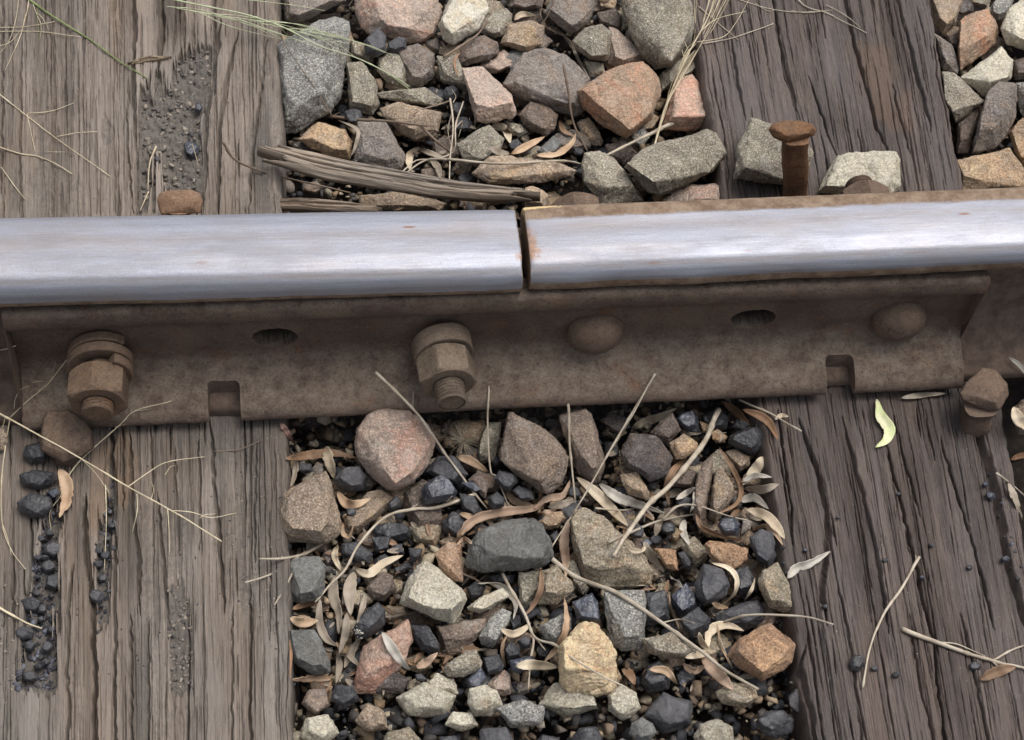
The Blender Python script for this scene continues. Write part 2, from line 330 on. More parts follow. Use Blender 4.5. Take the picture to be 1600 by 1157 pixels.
def empty(name, loc, *a, **k):
    o = bpy.data.objects.new(name, None); COL.objects.link(o); o.location = loc; o.empty_display_size = .02
    return tag(o, *a, **k)
def setattr_f(me, name, vals):
    a = me.attributes.new(name, 'FLOAT', 'POINT'); a.data.foreach_set('value', np.asarray(vals, np.float32))
def loft(rows, closed=False):
    """rows: (n, m, 3) -> quad grid"""
    rows = np.asarray(rows); n, m, _ = rows.shape; idx = np.arange(n*m).reshape(n, m)
    if closed: idx = np.concatenate([idx, idx[:, :1]], 1)
    f = np.stack([idx[:-1, :-1], idx[:-1, 1:], idx[1:, 1:], idx[1:, :-1]], -1).reshape(-1, 4)
    return rows.reshape(-1, 3), f
# ---------------------------------------------------------------- ground
def ground():
    g = np.linspace(-1, 1, 161); g = np.sign(g)*np.abs(g)**2.2*30
    X, Y = np.meshgrid(g, g); Z = -.085 + .006*vn(X*40, Y*40)*(np.abs(X) < 2)*(np.abs(Y) < 2)
    V, Fc = loft(np.stack([X, Y, Z], -1)); o = link('ground', np_mesh('ground', V, Fc[:, ::-1]), 'soil', loc=(0, 0, 0)); tag(o, kind='structure')
ground()

# ---------------------------------------------------------------- sleepers
def interp(pts, v):
    pts = sorted(pts, key=lambda q: q[1]); ys = [q[1] for q in pts]; xs = [q[0] for q in pts]
    return np.interp(v, ys, xs)
def poly_sd(poly, u, v):
    """signed distance in px, negative inside"""
    p = np.array(poly, float); q = np.roll(p, -1, 0); d = np.full(u.shape, 1e9); ins = np.zeros(u.shape, bool)
    for (x0, y0), (x1, y1) in zip(p, q):
        ex, ey = x1-x0, y1-y0; t = np.clip(((u-x0)*ex+(v-y0)*ey)/(ex*ex+ey*ey+1e-9), 0, 1)
        d = np.minimum(d, np.hypot(u-x0-t*ex, v-y0-t*ey))
        c = (y0 > v) != (y1 > v); xi = x0+(v-y0)/((y1-y0) if y1 != y0 else 1e-9)*ex
        ins ^= c & (u < xi)
    return np.where(ins, -d, d)
SLEEP = {}
def sleeper(corners, cracks, pits, seed, nrand, mat, label, slope_amp, dirts=(), warms=(), dx=.00042, dy=.0016):
    c = [P(x, y, 0) for x, y in corners]      # top-left, top-right, bottom-right, bottom-left
    W = ((c[1]-c[0]).length+(c[2]-c[3]).length)/2; L = ((c[3]-c[0]).length+(c[2]-c[1]).length)/2
    n = int(W/dx); m = int(L/dy)
    s = np.linspace(0, 1, n); t = np.linspace(0, 1, m); S_, T_ = np.meshgrid(s, t)
    c = [np.array(v) for v in c]
    B = (c[0]*((1-S_)*(1-T_))[..., None] + c[1]*(S_*(1-T_))[..., None] + c[2]*(S_*T_)[..., None] + c[3]*((1-S_)*T_)[..., None])
    u, v = projn(B.reshape(-1, 3)); u = u.reshape(S_.shape); v = v.reshape(S_.shape)
    x = S_*W*1000; y = T_*L*1000; yr = y[:, 0]; vr = v.mean(1)            # mm
    rng = random.Random(seed)
    xw = x + 2.0*vn(x/45, y/400, 0, seed) + .5*vn(x/12, y/140, 1, seed)
    h = 1.3*vn(x/55, y/180, 2, seed)
    bun = vn(xw/11, y/260, 3, seed); h += slope_amp*(np.round(bun*3)/3*.7+bun*.3)*1.1
    h += .34*vn(xw/4.2, y/220, 4, seed) + .3*vn(xw/2.1, y/150, 5, seed) + .3*vn(xw/1.05, y/80, 6, seed)
    h += .18*vn(x/2.2, y/3.5, 7, seed)
    # weathered cups where fibres have broken away
    br = vn(xw/7, y/45, 8, seed); h -= slope_amp*1.3*sstep(.50, .56, br)
    low = np.zeros_like(h); tone = .5*vn(x/60, y/300, 70, seed)+.35*vn(xw/9, y/200, 71, seed)
    for k in range(nrand):
        x0 = rng.uniform(2, W*1000-2); y0 = rng.uniform(-50, L*1000); ln = rng.choice((40, 80, 150, 260))*rng.uniform(.6, 1.3)
        wd = rng.uniform(.42, .75) if rng.random() < .9 else rng.uniform(.9, 1.5); dp = rng.uniform(4, 8)*wd
        cx = x0 + 1.6*vn(yr/120, k*3.7, 9, seed) + .45*vn(yr/16, k*1.9, 10, seed)+.2*vn(yr/5, k*1.3, 10, seed)
        e = np.clip(np.minimum(yr-y0, y0+ln-yr)/(ln*.3), 0, 1); e = e*(1+.35*vn(yr/9, k, 11, seed))
        i0 = max(0, int((x0-7)/(W*1000)*n)); i1 = min(n, int((x0+7)/(W*1000)*n)+1)
        a = np.clip(1-np.abs(x[:, i0:i1]-cx[:, None])/(wd*np.maximum(e, .01))[:, None], 0, 1)*(e > 0)[:, None]
        low[:, i0:i1] = np.maximum(low[:, i0:i1], dp*a**.7*np.minimum(1, e*2)[:, None])
    for k, (pts, wpx, dp) in enumerate(cracks):
        uc = interp(pts, v) + (1.6*vn(vr/60, k*2.3, 12, seed) + 1.5*vn(vr/11, k*5.1, 13, seed))[:, None]
        y0, y1 = min(q[1] for q in pts), max(q[1] for q in pts)
        e = np.clip(np.minimum(v-y0, y1-v)/40, 0, 1); wv = wpx*.62*e*(1+.3*vn(vr/14, k, 14, seed))[:, None]+.01
        a = np.clip(1.25*(1-np.abs(u-uc)/(wv+.7)), 0, 1)*(e > 0); low = np.maximum(low, dp*a**.6)
        lf = rng.uniform(-1.6, 1.9)*(1 if wpx > 2.3 else .4); dd = u-uc; ez = np.clip(np.minimum(v-y0, y1-v)/70, 0, 1); tk = rng.uniform(-1, 1); tone += ez*tk*np.exp(-np.abs(dd)/34)*np.where(dd > 0, 1, -.6); h += 1.5*lf*np.exp(-np.abs(dd)/26)*np.where(dd > 0, 1, -.35)*np.clip(np.minimum(v-y0, y1-v)/70, 0, 1)
        sag = np.exp(-((u-uc)/(wpx*1.6+3))**2)*e; low = np.maximum(low, .08*dp*sag)
    h -= low
    dirt = .30 + .30*vn(x/30, y/80, 20, seed) + .3*np.clip(-h/2.5, 0, 1)*(low < 1.5)
    for k, (poly, dp, rg) in enumerate(pits):
        sd = poly_sd(poly, u, v) + 5*vn(u/16, v/50, 15+k, seed) + 9*vn(u/3.2, v/60, 16+k, seed) + 4*vn(u/1.6, v/22, 17+k, seed)
        a = sstep(1.2, -1.8, sd); tgt = -dp + rg*(.9*vn(x/7, y/7, 30, seed)+.7*vn(x/3, y/3, 31, seed)+.4*vn(x/1.3, y/1.3, 32, seed))
        h = h*(1-a)+np.minimum(h, tgt)*a; dirt = np.maximum(dirt, a*.95)
    for poly, amt in dirts:
        sd = poly_sd(poly, u, v) + 22*vn(u/12, v/70, 40, seed)+9*vn(u/4, v/24, 41, seed); dirt = np.maximum(dirt, (amt-.12)*sstep(32, -32, sd))
    warm = np.zeros_like(h)
    for poly in warms:
        sd = poly_sd(poly, u, v) + 8*vn(u/5, v/60, 42, seed)+10*vn(u/20, v/30, 43, seed); warm = np.maximum(warm, sstep(12, -12, sd))
    # rounded, ragged long edges
    for side in (0, 1):
        d = (x if side == 0 else W*1000-x) + 1.2*vn(y/22, side*9, 50, seed)+.7*vn(y/6, side*9, 51, seed)
        h -= 5.5*np.clip(1-d/4.5, 0, 1.3)**2
        B[..., 0] += np.where((S_ == side), 0, 0)
    edge = 1.6*vn(y/30, 0, 60, seed)+.7*vn(y/8, 0, 61, seed)
    B[..., 0] += edge*.001*(np.clip(1-S_*12, 0, 1)) + .001*(1.6*vn(y/30, 5, 62, seed)+.7*vn(y/8, 4, 63, seed))*np.clip(1-(1-S_)*12, 0, 1)
    B[..., 2] = h*.001
    # skirt
    def sk(col, d, out): q = col.copy(); q[:, 2] = -d; q[:, 0] += out; return q
    L0, R0 = B[:, 0], B[:, -1]
    rows = np.concatenate([sk(L0, .12, -.002)[:, None], sk(L0, .04, -.0015)[:, None], sk(L0, .014, -.001)[:, None], B, sk(R0, .014, .001)[:, None], sk(R0, .04, .0015)[:, None], sk(R0, .12, .002)[:, None]], 1)
    V, Fc = loft(rows)
    me = np_mesh('sleeper', V, Fc[:, ::-1])
    ext = lambda A: np.concatenate([A[:, :1]]*3+[A]+[A[:, -1:]]*3, 1).ravel()
    setattr_f(me, 'dirt', ext(dirt)); setattr_f(me, 'warm', ext(warm)); setattr_f(me, 'tone', ext(np.clip(tone, -1, 1)))
    xx = np.concatenate([x[:, :1]-120, x[:, :1]-40, x[:, :1]-14, x, x[:, -1:]+14, x[:, -1:]+40, x[:, -1:]+120], 1).ravel()/1000; yy = ext(y)/1000
    uv = me.uv_layers.new(name='grain'); li = np.empty(len(me.loops), np.int32); me.loops.foreach_get('vertex_index', li)
    uv.data.foreach_set('uv', np.stack([xx[li]+seed, yy[li]], -1).astype(np.float32).ravel())
    ctr = P((corners[0][0]+corners[2][0])/2, 500, -.12)
    o = link('railway_sleeper', me, mat, loc=ctr); tag(o, label, 'railway sleeper', 'wooden railway sleepers'); SLEEP[label] = o
sleeper([(-59.8, -420), (428.7, -420), (463.7, 1600), (-77.3, 1600)],
 [([(208, -170), (210, 60), (208, 150), (214, 230), (213, 335)], 5, 9), ([(250, -170), (250, 60), (246, 115)], 9, 14),
  ([(345, 30), (335, 100), (322, 180), (315, 335)], 6, 8), ([(372, 50), (356, 130), (344, 200), (340, 335)], 5, 9),
  ([(418, 60), (408, 130), (395, 230), (388, 335)], 2.4, 6), ([(331, -170), (334, 20), (338, 70)], 5, 8), ([(288, -60), (289, 85)], 2.5, 5), ([(303, -60), (301, 80)], 2, 5),
  ([(110, -60), (112, 150), (106, 335)], 6, 2.5), ([(34, 60), (32, 335)], 2.2, 4), ([(84, -60), (85, 130), (82, 335)], 2, 3), ([(150, 150), (152, 335)], 1.8, 3), ([(178, 180), (180, 335)], 1.8, 3),
  ([(198, 170), (202, 280), (209, 335)], 2.5, 6), ([(262, 215), (266, 335)], 3, 6), ([(4, -60), (2, 300)], 3, 6),
  ([(176, 650), (176, 760), (170, 830), (166, 900)], 6, 10), ([(205, 675), (206, 780), (216, 860), (219, 960)], 4, 8), ([(192, 650), (193, 800)], 3, 6), ([(236, 665), (238, 780)], 2.5, 5),
  ([(246, 770), (256, 900), (266, 980)], 3.4, 7), ([(133, 770), (136, 860), (147, 960), (151, 1300)], 6, 12), ([(180, 820), (179, 940), (181, 1300)], 4, 9), ([(114, 880), (106, 960), (104, 1300)], 3.4, 7),
  ([(328, 655), (338, 780), (346, 890), (350, 960)], 4.4, 7), ([(400, 690), (398, 880)], 2.4, 5), ([(205, 960), (204, 1300)], 3, 6), ([(232, 970), (234, 1300)], 2.6, 6), ([(274, 700), (279, 860)], 2.2, 5),
  ([(392, 920), (392, 1300)], 3.2, 7), ([(365, 950), (361, 1300)], 2.4, 5), ([(48, 780), (50, 880), (30, 1020)], 3, 7), ([(20, 850), (22, 1000)], 3, 6), ([(420, 800), (422, 1000)], 2, 4), ([(310, 690), (312, 860)], 2.4, 5), ([(60, 760), (58, 830)], 4, 8)],
 [([(217, 130), (236, 150), (245, 118), (262, 140), (272, 95), (300, 70), (334, 72), (334, 108), (319, 190), (313, 300), (262, 322), (247, 240), (240, 330), (217, 330)], 6.5, 2.6),
  ([(74, 770), (96, 768), (94, 850), (90, 950), (84, 1080), (20, 1080), (38, 960), (46, 880), (62, 830)], 9, 1.5),
  ([(142, 880), (152, 820), (166, 780), (178, 720), (181, 830), (170, 960), (152, 1000)], 8, 1.2),
  ([(262, 920), (284, 905), (300, 960), (303, 1080), (264, 1080)], 3.2, 1.6)],
 11, 560, 'wood_l', 'wide grey weathered sleeper with split crumbling end, under the left rail', 1.0,
 dirts=[([(90, -100), (116, -100), (116, 335), (96, 335)], .85), ([(385, 190), (440, 150), (440, 340), (385, 340)], .9), ([(18, 250), (90, 220), (100, 335), (18, 335)], .75), ([(230, 640), (445, 640), (445, 740), (360, 730), (235, 700)], .8), ([(330, 740), (450, 760), (452, 1000), (350, 960), (310, 860)], .72), ([(0, 950), (60, 930), (60, 1080), (0, 1080)], .7)],
 warms=[[(178, 655), (204, 655), (204, 790), (180, 785)], [(140, 700), (176, 700), (170, 790), (144, 840)]])
sleeper([(1011.2, -420), (1380.8, -420), (1737.7, 1600), (1341.1, 1600)],
 [([(1217, 640), (1232, 760), (1242, 850)], 3.4, 8), ([(1246, 650), (1280, 745), (1296, 830), (1292, 870), (1284, 920), (1292, 980)], 6, 10), ([(1318, 650), (1340, 740), (1372, 870), (1388, 990)], 3.6, 7), ([(1382, 690), (1408, 790), (1430, 880), (1458, 1000), (1480, 1200)], 4.2, 8),
  ([(1468, 680), (1500, 785), (1530, 880), (1556, 985)], 4.4, 9), ([(1520, 640), (1552, 750), (1568, 830), (1582, 900), (1618, 1010)], 11, 13), ([(1396, 650), (1420, 740), (1437, 810)], 2.4, 6), ([(1446, 640), (1462, 720)], 2.4, 6), ([(1345, 820), (1362, 920)], 2.4, 5),
  ([(1420, 960), (1438, 1060), (1470, 1200)], 3, 6), ([(1252, 1040), (1262, 1010), (1266, 1100), (1300, 1300)], 7, 10), ([(1305, 900), (1330, 1010), (1350, 1200)], 3, 6), ([(1500, 960), (1530, 1080), (1560, 1250)], 3.4, 8),
  ([(1190, -100), (1228, 120), (1250, 190)], 3.4, 7), ([(1212, 40), (1245, 170)], 2.6, 6), ([(1300, -100), (1345, 100), (1372, 200), (1392, 240)], 5, 9), ([(1380, -100), (1425, 80), (1440, 140), (1455, 205)], 4.4, 8), ([(1142, 60), (1165, 190)], 2.4, 5),
  ([(1262, 120), (1300, 230), (1312, 255)], 3, 6), ([(1396, 130), (1424, 250)], 2.4, 6), ([(1260, -100), (1290, 60)], 2, 5), ([(1340, 200), (1358, 290)], 2.4, 6), ([(1400, 240), (1412, 300)], 2, 5), ([(1458, 60), (1480, 200)], 2, 4), ([(1130, 200), (1140, 300)], 2.4, 5)],
 [], 23, 560, 'wood_r', 'dark brown sleeper with long slanted cracks, under the right rail', .5,
 dirts=[([(1195, 640), (1420, 625), (1410, 660), (1200, 680)], .5), ([(1100, 140), (1200, 140), (1210, 300), (1120, 300)], .5)],
 warms=[[(1400, 150), (1425, 150), (1420, 200), (1400, 190)], [(1330, 60), (1390, 80), (1400, 200), (1360, 180)]])

# ---------------------------------------------------------------- rails
def resample(pts, step):
    p = np.array(pts, float); q = np.roll(p, -1, 0); out = []
    for a, b in zip(p, q):
        n = max(1, int(round(np.hypot(*(b-a))/step))); out += [a+(b-a)*k/n for k in range(n)]
    return np.array(out)
def smooth_loop(p, it):
    for _ in range(it): p = .25*np.roll(p, 1, 0)+.5*p+.25*np.roll(p, -1, 0)
    return p
def caps_fan(V, Fc, ring0, ring1):
    return V, Fc
RP = [(0, 150), (16, 149.8), (26, 148.6), (32, 145), (34.5, 139), (35, 128), (33.5, 123), (12, 116), (8, 108), (7.5, 60), (8.5, 38), (14, 28), (40, 16), (56, 11), (58, 9), (58, 1), (56, 0),
      (-56, 0), (-58, 1), (-58, 9), (-56, 11), (-40, 16), (-14, 28), (-8.5, 38), (-7.5, 60), (-8, 108), (-12, 116), (-33, 121), (-36, 123), (-37.5, 128), (-37, 136), (-34, 142.5), (-28, 147), (-16, 149.6)]
def rail(x0, x1, end, label, w_back, w_front, shift, seed, wb=3):
    pr = smooth_loop(resample(RP, 1.2), 3); K = len(pr)
    st = np.unique(np.concatenate([np.linspace(x0, x1, 60), np.arange(max(x0, -.5), min(x1, .5), .003), end+np.sign(x0+x1)*np.array([0, .0003, .0008, .0015, .0025, .004])]))
    X = np.repeat(st[:, None], K, 1); Y = np.repeat(pr[None, :, 0], len(st), 0); Z = np.repeat(pr[None, :, 1], len(st), 0)
    de = np.abs(X-end)*1000; top = sstep(138, 149, Z)
    Z = Z*(1+(.1 if end > 0 else .14)*np.abs(X)); Z = Z - 1.0*np.exp(-de/1.2)*top - .7*np.exp(-de/25)*top
    Y = np.where((Z > 119) & (Y < 0), Y*(1 - .035*np.exp(-de/18)), Y)          # flowed lip narrows at the end
    Y = Y + shift + np.where(Z > 118, .25*vn(X*30, Z/40, 0, seed), 0)
    Z = Z + np.where(Z > 126, .25*vn(X*14, Y/12, 1, seed), 0) + np.where(Z < 112, .3*vn(X*160, Z/6, Y/6, seed), 0)
    bulge = sstep(120, 126, Z)*(1-sstep(132, 144, Z))*(Y < 0)
    Y = Y - bulge*(.8*vn(X*22, 5, 2, seed)+.3*vn(X*120, 3, 2, seed))
    Xd = X + .001*(.5*vn(Y/9, Z/9, 3, seed)+.3*vn(Y/3, Z/3, 3, seed))*np.exp(-de/3)
    V, Fc = loft(np.stack([Xd, Y/1000, Z/1000], -1), True)
    me = bpy.data.meshes.new('rail'); n = len(V)
    me = np_mesh('rail', V, Fc if True else Fc)
    bm = bmesh.new(); bm.from_mesh(me); bm.verts.ensure_lookup_table()
    for base in (0, n-K): bm.faces.new([bm.verts[base+i] for i in range(K)])
    bmesh.ops.recalc_face_normals(bm, faces=bm.faces[:]); bm.to_mesh(me); bm.free()
    xx = X.ravel(); yy = (Y-shift).ravel(); zz = Z.ravel()/(1+(.1 if end > 0 else .14)*np.abs(xx))
    wear = np.where(zz > 127, 1.0, 0)*sstep(w_back+wb, w_back-wb, yy); wear = wear*np.where(yy < -30, sstep(w_front-2.5, w_front+2.5, zz), 1)
    wear *= sstep(-.3, 1.0, np.abs(xx-end)*1000)
    setattr_f(me, 'low', sstep(122, 112, zz)); setattr_f(me, 'wear', wear); setattr_f(me, 'band', np.exp(-((yy-4)/5.5)**2)*.6+np.exp(-((yy+31)/1.6)**2)*.8)
    d = np.abs(xx-end)*1000
    setattr_f(me, 'endrust', np.exp(-d/(9 if end > 0 else 7))*(np.exp(-((yy+8)/16)**2) if end > 0 else .45*np.exp(-((yy+16)/10)**2)+.0)*1.0+.35*np.exp(-d/50)*np.exp(-((yy+(18 if end > 0 else 20))/6)**2)+(.25*np.exp(-d/12) if end > 0 else 0))
    setattr_f(me, 'cream', (np.exp(-d/32)*sstep(24, 29, yy)*(zz > 130)*.9 if end > 0 else np.zeros_like(d)))
    for p_ in me.polygons:
        if len(p_.vertices) > 4: p_.use_smooth = False
    o = link('rail', me, 'rail', loc=((x0+x1)/2, 0, 0)); tag(o, label, 'rail', 'rails meeting at the joint'); return o
rail(-1.6, -.0033, -.0033, 'polished steel rail left of the joint gap, worn bright to its far edge', 32, 129, 0, 1)
rail(.0033, 1.6, .0033, 'steel rail right of the joint gap, brown rust band along its far edge', 15, 133, 2.2, 2, 10)

# ---------------------------------------------------------------- fishplates
FP = [(-11, 112.5), (-28, 118), (-33.5, 119), (-36.5, 116), (-38, 109), (-37.5, 102), (-34, 97), (-29.5, 93.5), (-27, 87), (-26.5, 52), (-28.5, 44), (-35, 37), (-48, 30), (-60, 25), (-67, 20), (-70, 14.5), (-70, 10), (-67, 8), (-63, 12.5), (-58, 13.5), (-40, 18.5), (-17, 29), (-11, 38), (-10, 60)]
def xat(px, py, Y=-.03): return PY(px, py, Y).x
def fishplate(sign, label, holes, notches, x0, x1, seed):
    pr = smooth_loop(resample(FP, 1.1), 5); K = len(pr)
    st = np.arange(x0, x1+.0001, .0013 if sign > 0 else .01); extra = []
    for a, b, _ in notches: extra += [a-.0004, a+.0004, b-.0004, b+.0004, a-.0015, b+.0015]
    st = np.array(sorted(list(st)+extra+[x0+.0004, x1-.0004, x0+.0009, x1-.0009]))
    X = np.repeat(st[:, None], K, 1); Y = np.repeat(pr[None, :, 0], len(st), 0); Z = np.repeat(pr[None, :, 1], len(st), 0)
    # notches cut through the foot
    for a, b, yc in notches:
        rr = 4.0
        e = np.minimum(X-a, b-X)*1000; lim = yc + np.where(e < rr, -(rr-np.sqrt(np.maximum(rr*rr-(rr-e)**2, 0))), 0)
        inside = (e > 0) & (Y < lim); Y = np.where(inside, lim, Y)
    front = (Y > -31) & (Y < -24) & (Z > 44) & (Z < 90)
    for hx, hz, ax, az in holes:
        q = ((X-hx)*1000/ax)**2+((Z-hz)/az)**2; Y = np.where(front, Y + 15.5*sstep(1.03, .95, q), Y)
    ee = np.minimum(X-x0, x1-X)*1000; k = np.exp(-ee/.5)*.8
    cy, cz = -30, 60; Y = Y+(cy-Y)*k*.03; Z = Z+(cz-Z)*k*.03
    om = (Y < -22)
    Y = Y + om*(.45*vn(X*70, Z/14, Y/14, seed)+.25*vn(X*250, Z/4, Y/4, seed)+.12*vn(X*700, Z/1.5, Y/1.5, seed))
    Z = Z + om*(.35*vn(X*60, Z/14, Y/14, seed+5)+.2*vn(X*260, Z/4, Y/4, seed+5))
    X = X + .001*np.exp(-ee/1.5)*(.7*vn(Y/8, Z/8, 1, seed))*om
    shd = np.zeros_like(Y)  # mask of the flange's shade, put into the slots as dark colour
    for hx_, hz_, ax, az in holes: shd = np.maximum(shd, sstep(1.12, .95, ((X-hx_)*1000/ax)**2+((Z-hz_)/az)**2)*((Y < -5) & (Y > -32)))
    V, Fc = loft(np.stack([X, Y/1000*(1 if sign > 0 else -1), Z/1000], -1), True); me = np_mesh('fishplate', V, Fc); setattr_f(me, 'slot_shade', shd.ravel())
    bm = bmesh.new(); bm.from_mesh(me); bm.verts.ensure_lookup_table(); n = len(V)
    for base in (0, n-K):
        f = bm.faces.new([bm.verts[base+i] for i in range(K)]); bmesh.ops.triangulate(bm, faces=[f])
    bmesh.ops.recalc_face_normals(bm, faces=bm.faces[:]); bm.to_mesh(me); bm.free(); me.set_sharp_from_angle(angle=math.radians(48))
    o = link('fishplate', me, 'plate', loc=((x0+x1)/2, (-.03 if sign > 0 else .03), .05)); tag(o, label, 'fishplate', 'fishplates clamping the joint'); return o
HZ = .061
def hx(px): return PY(px, 545, -.026).x
def xz(px, z, Y):     # world x of the point at height z and distance Y seen at column px
    lo, hi = -.9, .9
    for _ in range(40):
        m = (lo+hi)/2
        if proj((m, Y, z))[0] < px: lo = m
        else: hi = m
    return lo
NA = (xz(324, .03, -.06), xz(374, .03, -.06), -44.0); NB = (xz(1295, .03, -.06), xz(1338, .03, -.06), -44.0)
FX0, FX1 = xz(26, .06, -.03), xz(1512, .06, -.03)
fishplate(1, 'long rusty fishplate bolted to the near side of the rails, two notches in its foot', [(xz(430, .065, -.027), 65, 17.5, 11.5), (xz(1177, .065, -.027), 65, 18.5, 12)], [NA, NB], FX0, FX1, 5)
fishplate(-1, 'fishplate on the far side of the rails, hidden behind the rail heads', [], [], FX0, FX1, 6)

# ---------------------------------------------------------------- bolts
def rings_along(axis_pts, prof, seg=48, jit=0.0, seed=0):
    """prof: list of (y_mm, r_mm); revolve about -Y axis"""
    a = np.linspace(0, 2*math.pi, seg, endpoint=False); rows = []
    for y, r in prof:
        rr = r*(1+jit*vn(np.cos(a)*2+seed, np.sin(a)*2, y*.2)) if jit else r
        rows.append(np.stack([np.cos(a)*rr, np.full(seg, y), np.sin(a)*rr], -1))
    return np.array(rows)
def place(rows, org, sy, closed=True, rx=0.0, rz=0.0):
    r = np.asarray(rows)*.001; r = r.copy(); r[..., 1] *= sy
    V, Fc = loft(r, closed); M = Matrix.Translation(org) @ Matrix.Rotation(rz, 4, 'Z') @ Matrix.Rotation(rx, 4, 'X')
    V = V @ np.array(M.to_3x3()).T + np.array(org); return V, Fc
def finish(V, Fc, name, mat, parent, rough=.25, seed=0):
    me = np_mesh(name, V, Fc); bm = bmesh.new(); bm.from_mesh(me)
    bmesh.ops.remove_doubles(bm, verts=bm.verts[:], dist=1e-6); bmesh.ops.holes_fill(bm, edges=[e for e in bm.edges if e.is_boundary], sides=0)
    bmesh.ops.recalc_face_normals(bm, faces=bm.faces[:]); bm.to_mesh(me); bm.free()
    n = len(me.vertices); a = np.empty(n*3, np.float32); me.vertices.foreach_get('co', a); a = a.reshape(-1, 3).astype(float)
    nn = np.empty(n*3, np.float32); me.vertices.foreach_get('normal', nn); nn = nn.reshape(-1, 3)
    d = rough*(vn(a[:, 0]*220, a[:, 1]*220, a[:, 2]*220, seed)+.5*vn(a[:, 0]*700, a[:, 1]*700, a[:, 2]*700, seed))
    a += nn*(d*.001)[:, None]; me.vertices.foreach_set('co', a.astype(np.float32).ravel()); me.update(); me.set_sharp_from_angle(angle=math.radians(27))
    return link(name, me, mat, parent)
def hexr(a, flat): return flat/np.cos((a+math.pi/6) % (math.pi/3)-math.pi/6)
def nut_rows(y0, y1, flat, rot, bore=11.5):
    a = np.linspace(0, 2*math.pi, 96, endpoint=False); hr = hexr(a-rot, flat); rows = []
    def ring(y, r): rows.append(np.stack([np.cos(a)*r, np.full(96, float(y)), np.sin(a)*r], -1))
    ring(y0, np.full(96, bore)); ring(y0, np.minimum(hr, flat*1.0)); ch = flat*.98
    for q in np.linspace(0, 1, 6): y = y0+3.2*q; ring(y, np.minimum(hr, ch+q*flat*.19))
    for y in np.linspace(y0+4, y1-4, 6): ring(y, hr)
    for q in np.linspace(1, 0, 6): ring(y1-3.2*q, np.minimum(hr, ch+q*flat*.19))
    ring(y1, np.full(96, ch)); ring(y1, np.full(96, bore+1.5)); ring(y1-1.2, np.full(96, bore)); return np.array(rows)
def thread_rows(y0, y1, r):
    prof = []; y = y0
    while y < y1-1.5: prof += [(y, r-1.8), (y+1.0, r-.2), (y+1.3, r), (y+1.6, r-.2), (y+2.7, r-1.7)]; y += 3.0
    prof += [(y1-1.2, r-1.0), (y1-.2, r-2.2), (y1, r-3.4), (y1+.2, r*.4), (y1+.2, .01)]; return rings_along(None, prof, 56)
def helix_rows(y0, turns, pitch, ri, ro, th, ang0, grow=0.0):
    n = int(90*turns); rows = []
    for i in range(n+1):
        t_ = i/n; a = ang0+t_*turns*2*math.pi; y = y0+t_*turns*pitch
        c, s_ = math.cos(a), math.sin(a); q = []
        for (r, dy) in ((ri, 0), (ri+1, -.4), (ro-1, -.4), (ro, .6), (ro, th-.6), (ro-1, th+.4), (ri+1, th+.4), (ri, th)): q.append((c*r, y+dy, s_*r))
        rows.append(q)
    return np.array(rows)
def track_bolt(px, head_front, label, mat, rot, spring, proud, tiltz=0.0, seed=0, off=0):
    x = xz(px, HZ, -.03); o = empty('track_bolt', (x, 0, HZ), label, 'track bolt', 'bolts through the fishplates')
    org = Vector((x, 0, HZ)); sy = -1 if not head_front else 1   # nut side: -1 = towards the camera
    y = 24.0
    if spring == 'open':
        V, Fc = place(helix_rows(28+off, 2.05, 9.6, 14, 25.5, 7.4, math.radians(38)), org, sy, True, 0, tiltz); finish(V, Fc, 'spring_washer', mat, o, .3, seed); y = 28+off+2.05*9.6+6.4
    else:
        V, Fc = place(helix_rows(28+off, 1.98, 8.0, 14, 24.5, 7.6, math.radians(200)), org, sy, True, 0, tiltz); finish(V, Fc, 'spring_washer', mat, o, .25, seed); y = 28+off+1.98*8.0+6.6
    V, Fc = place(nut_rows(y, y+27, 20.8, rot), org, sy, True, 0, tiltz); finish(V, Fc, 'nut', mat, o, .3, seed+1)
    V, Fc = place(thread_rows(y+24, y+27+proud, 12.2), org, sy, True, 0, tiltz); finish(V, Fc, 'bolt_thread', mat, o, .12, seed+2)
    if off: V, Fc = place(nut_rows(26, 26+off+1, 23, math.radians(10)), org, sy); finish(V, Fc, 'spacer_washer', mat, o, .2, seed+8)
    V, Fc = place(rings_along(None, [(-20, 11.5), (y+24, 11.5)]), org, sy); finish(V, Fc, 'shank', mat, o, 0, seed)
    prof = [(24, 21.5), (28, 22.6), (31.5, 22.4), (35.5, 21), (39.5, 18), (42.6, 13.8), (44.8, 8.8), (45.8, 4), (46.2, .01)]
    r = rings_along(None, prof, 56, .03, seed); r[..., 0] *= 1.04; r[..., 2] *= .94
    V, Fc = place(r, org+Vector((0, 0, -.002)), -sy); finish(V, Fc, 'domed_head', mat, o, .4, seed+3)
    return o
track_bolt(158, False, 'orange brown bolt with open coiled spring washer and nut, left end of the near fishplate', 'bolt', math.radians(4), 'open', 9, 0, 1)
track_bolt(684, False, 'grey brown bolt with nut and long threaded end, just left of the rail gap', 'boltg', math.radians(20), 'shut', 17, math.radians(4), 2)
track_bolt(930, True, 'bolt with large domed head on the near plate, just right of the rail gap', 'spike', math.radians(12), 'shut', 8, 0, 3, 26)
track_bolt(1405, True, 'bolt with domed head at the right end of the near plate, nut beyond', 'spike', math.radians(3), 'shut', 14, 0, 4, 30)
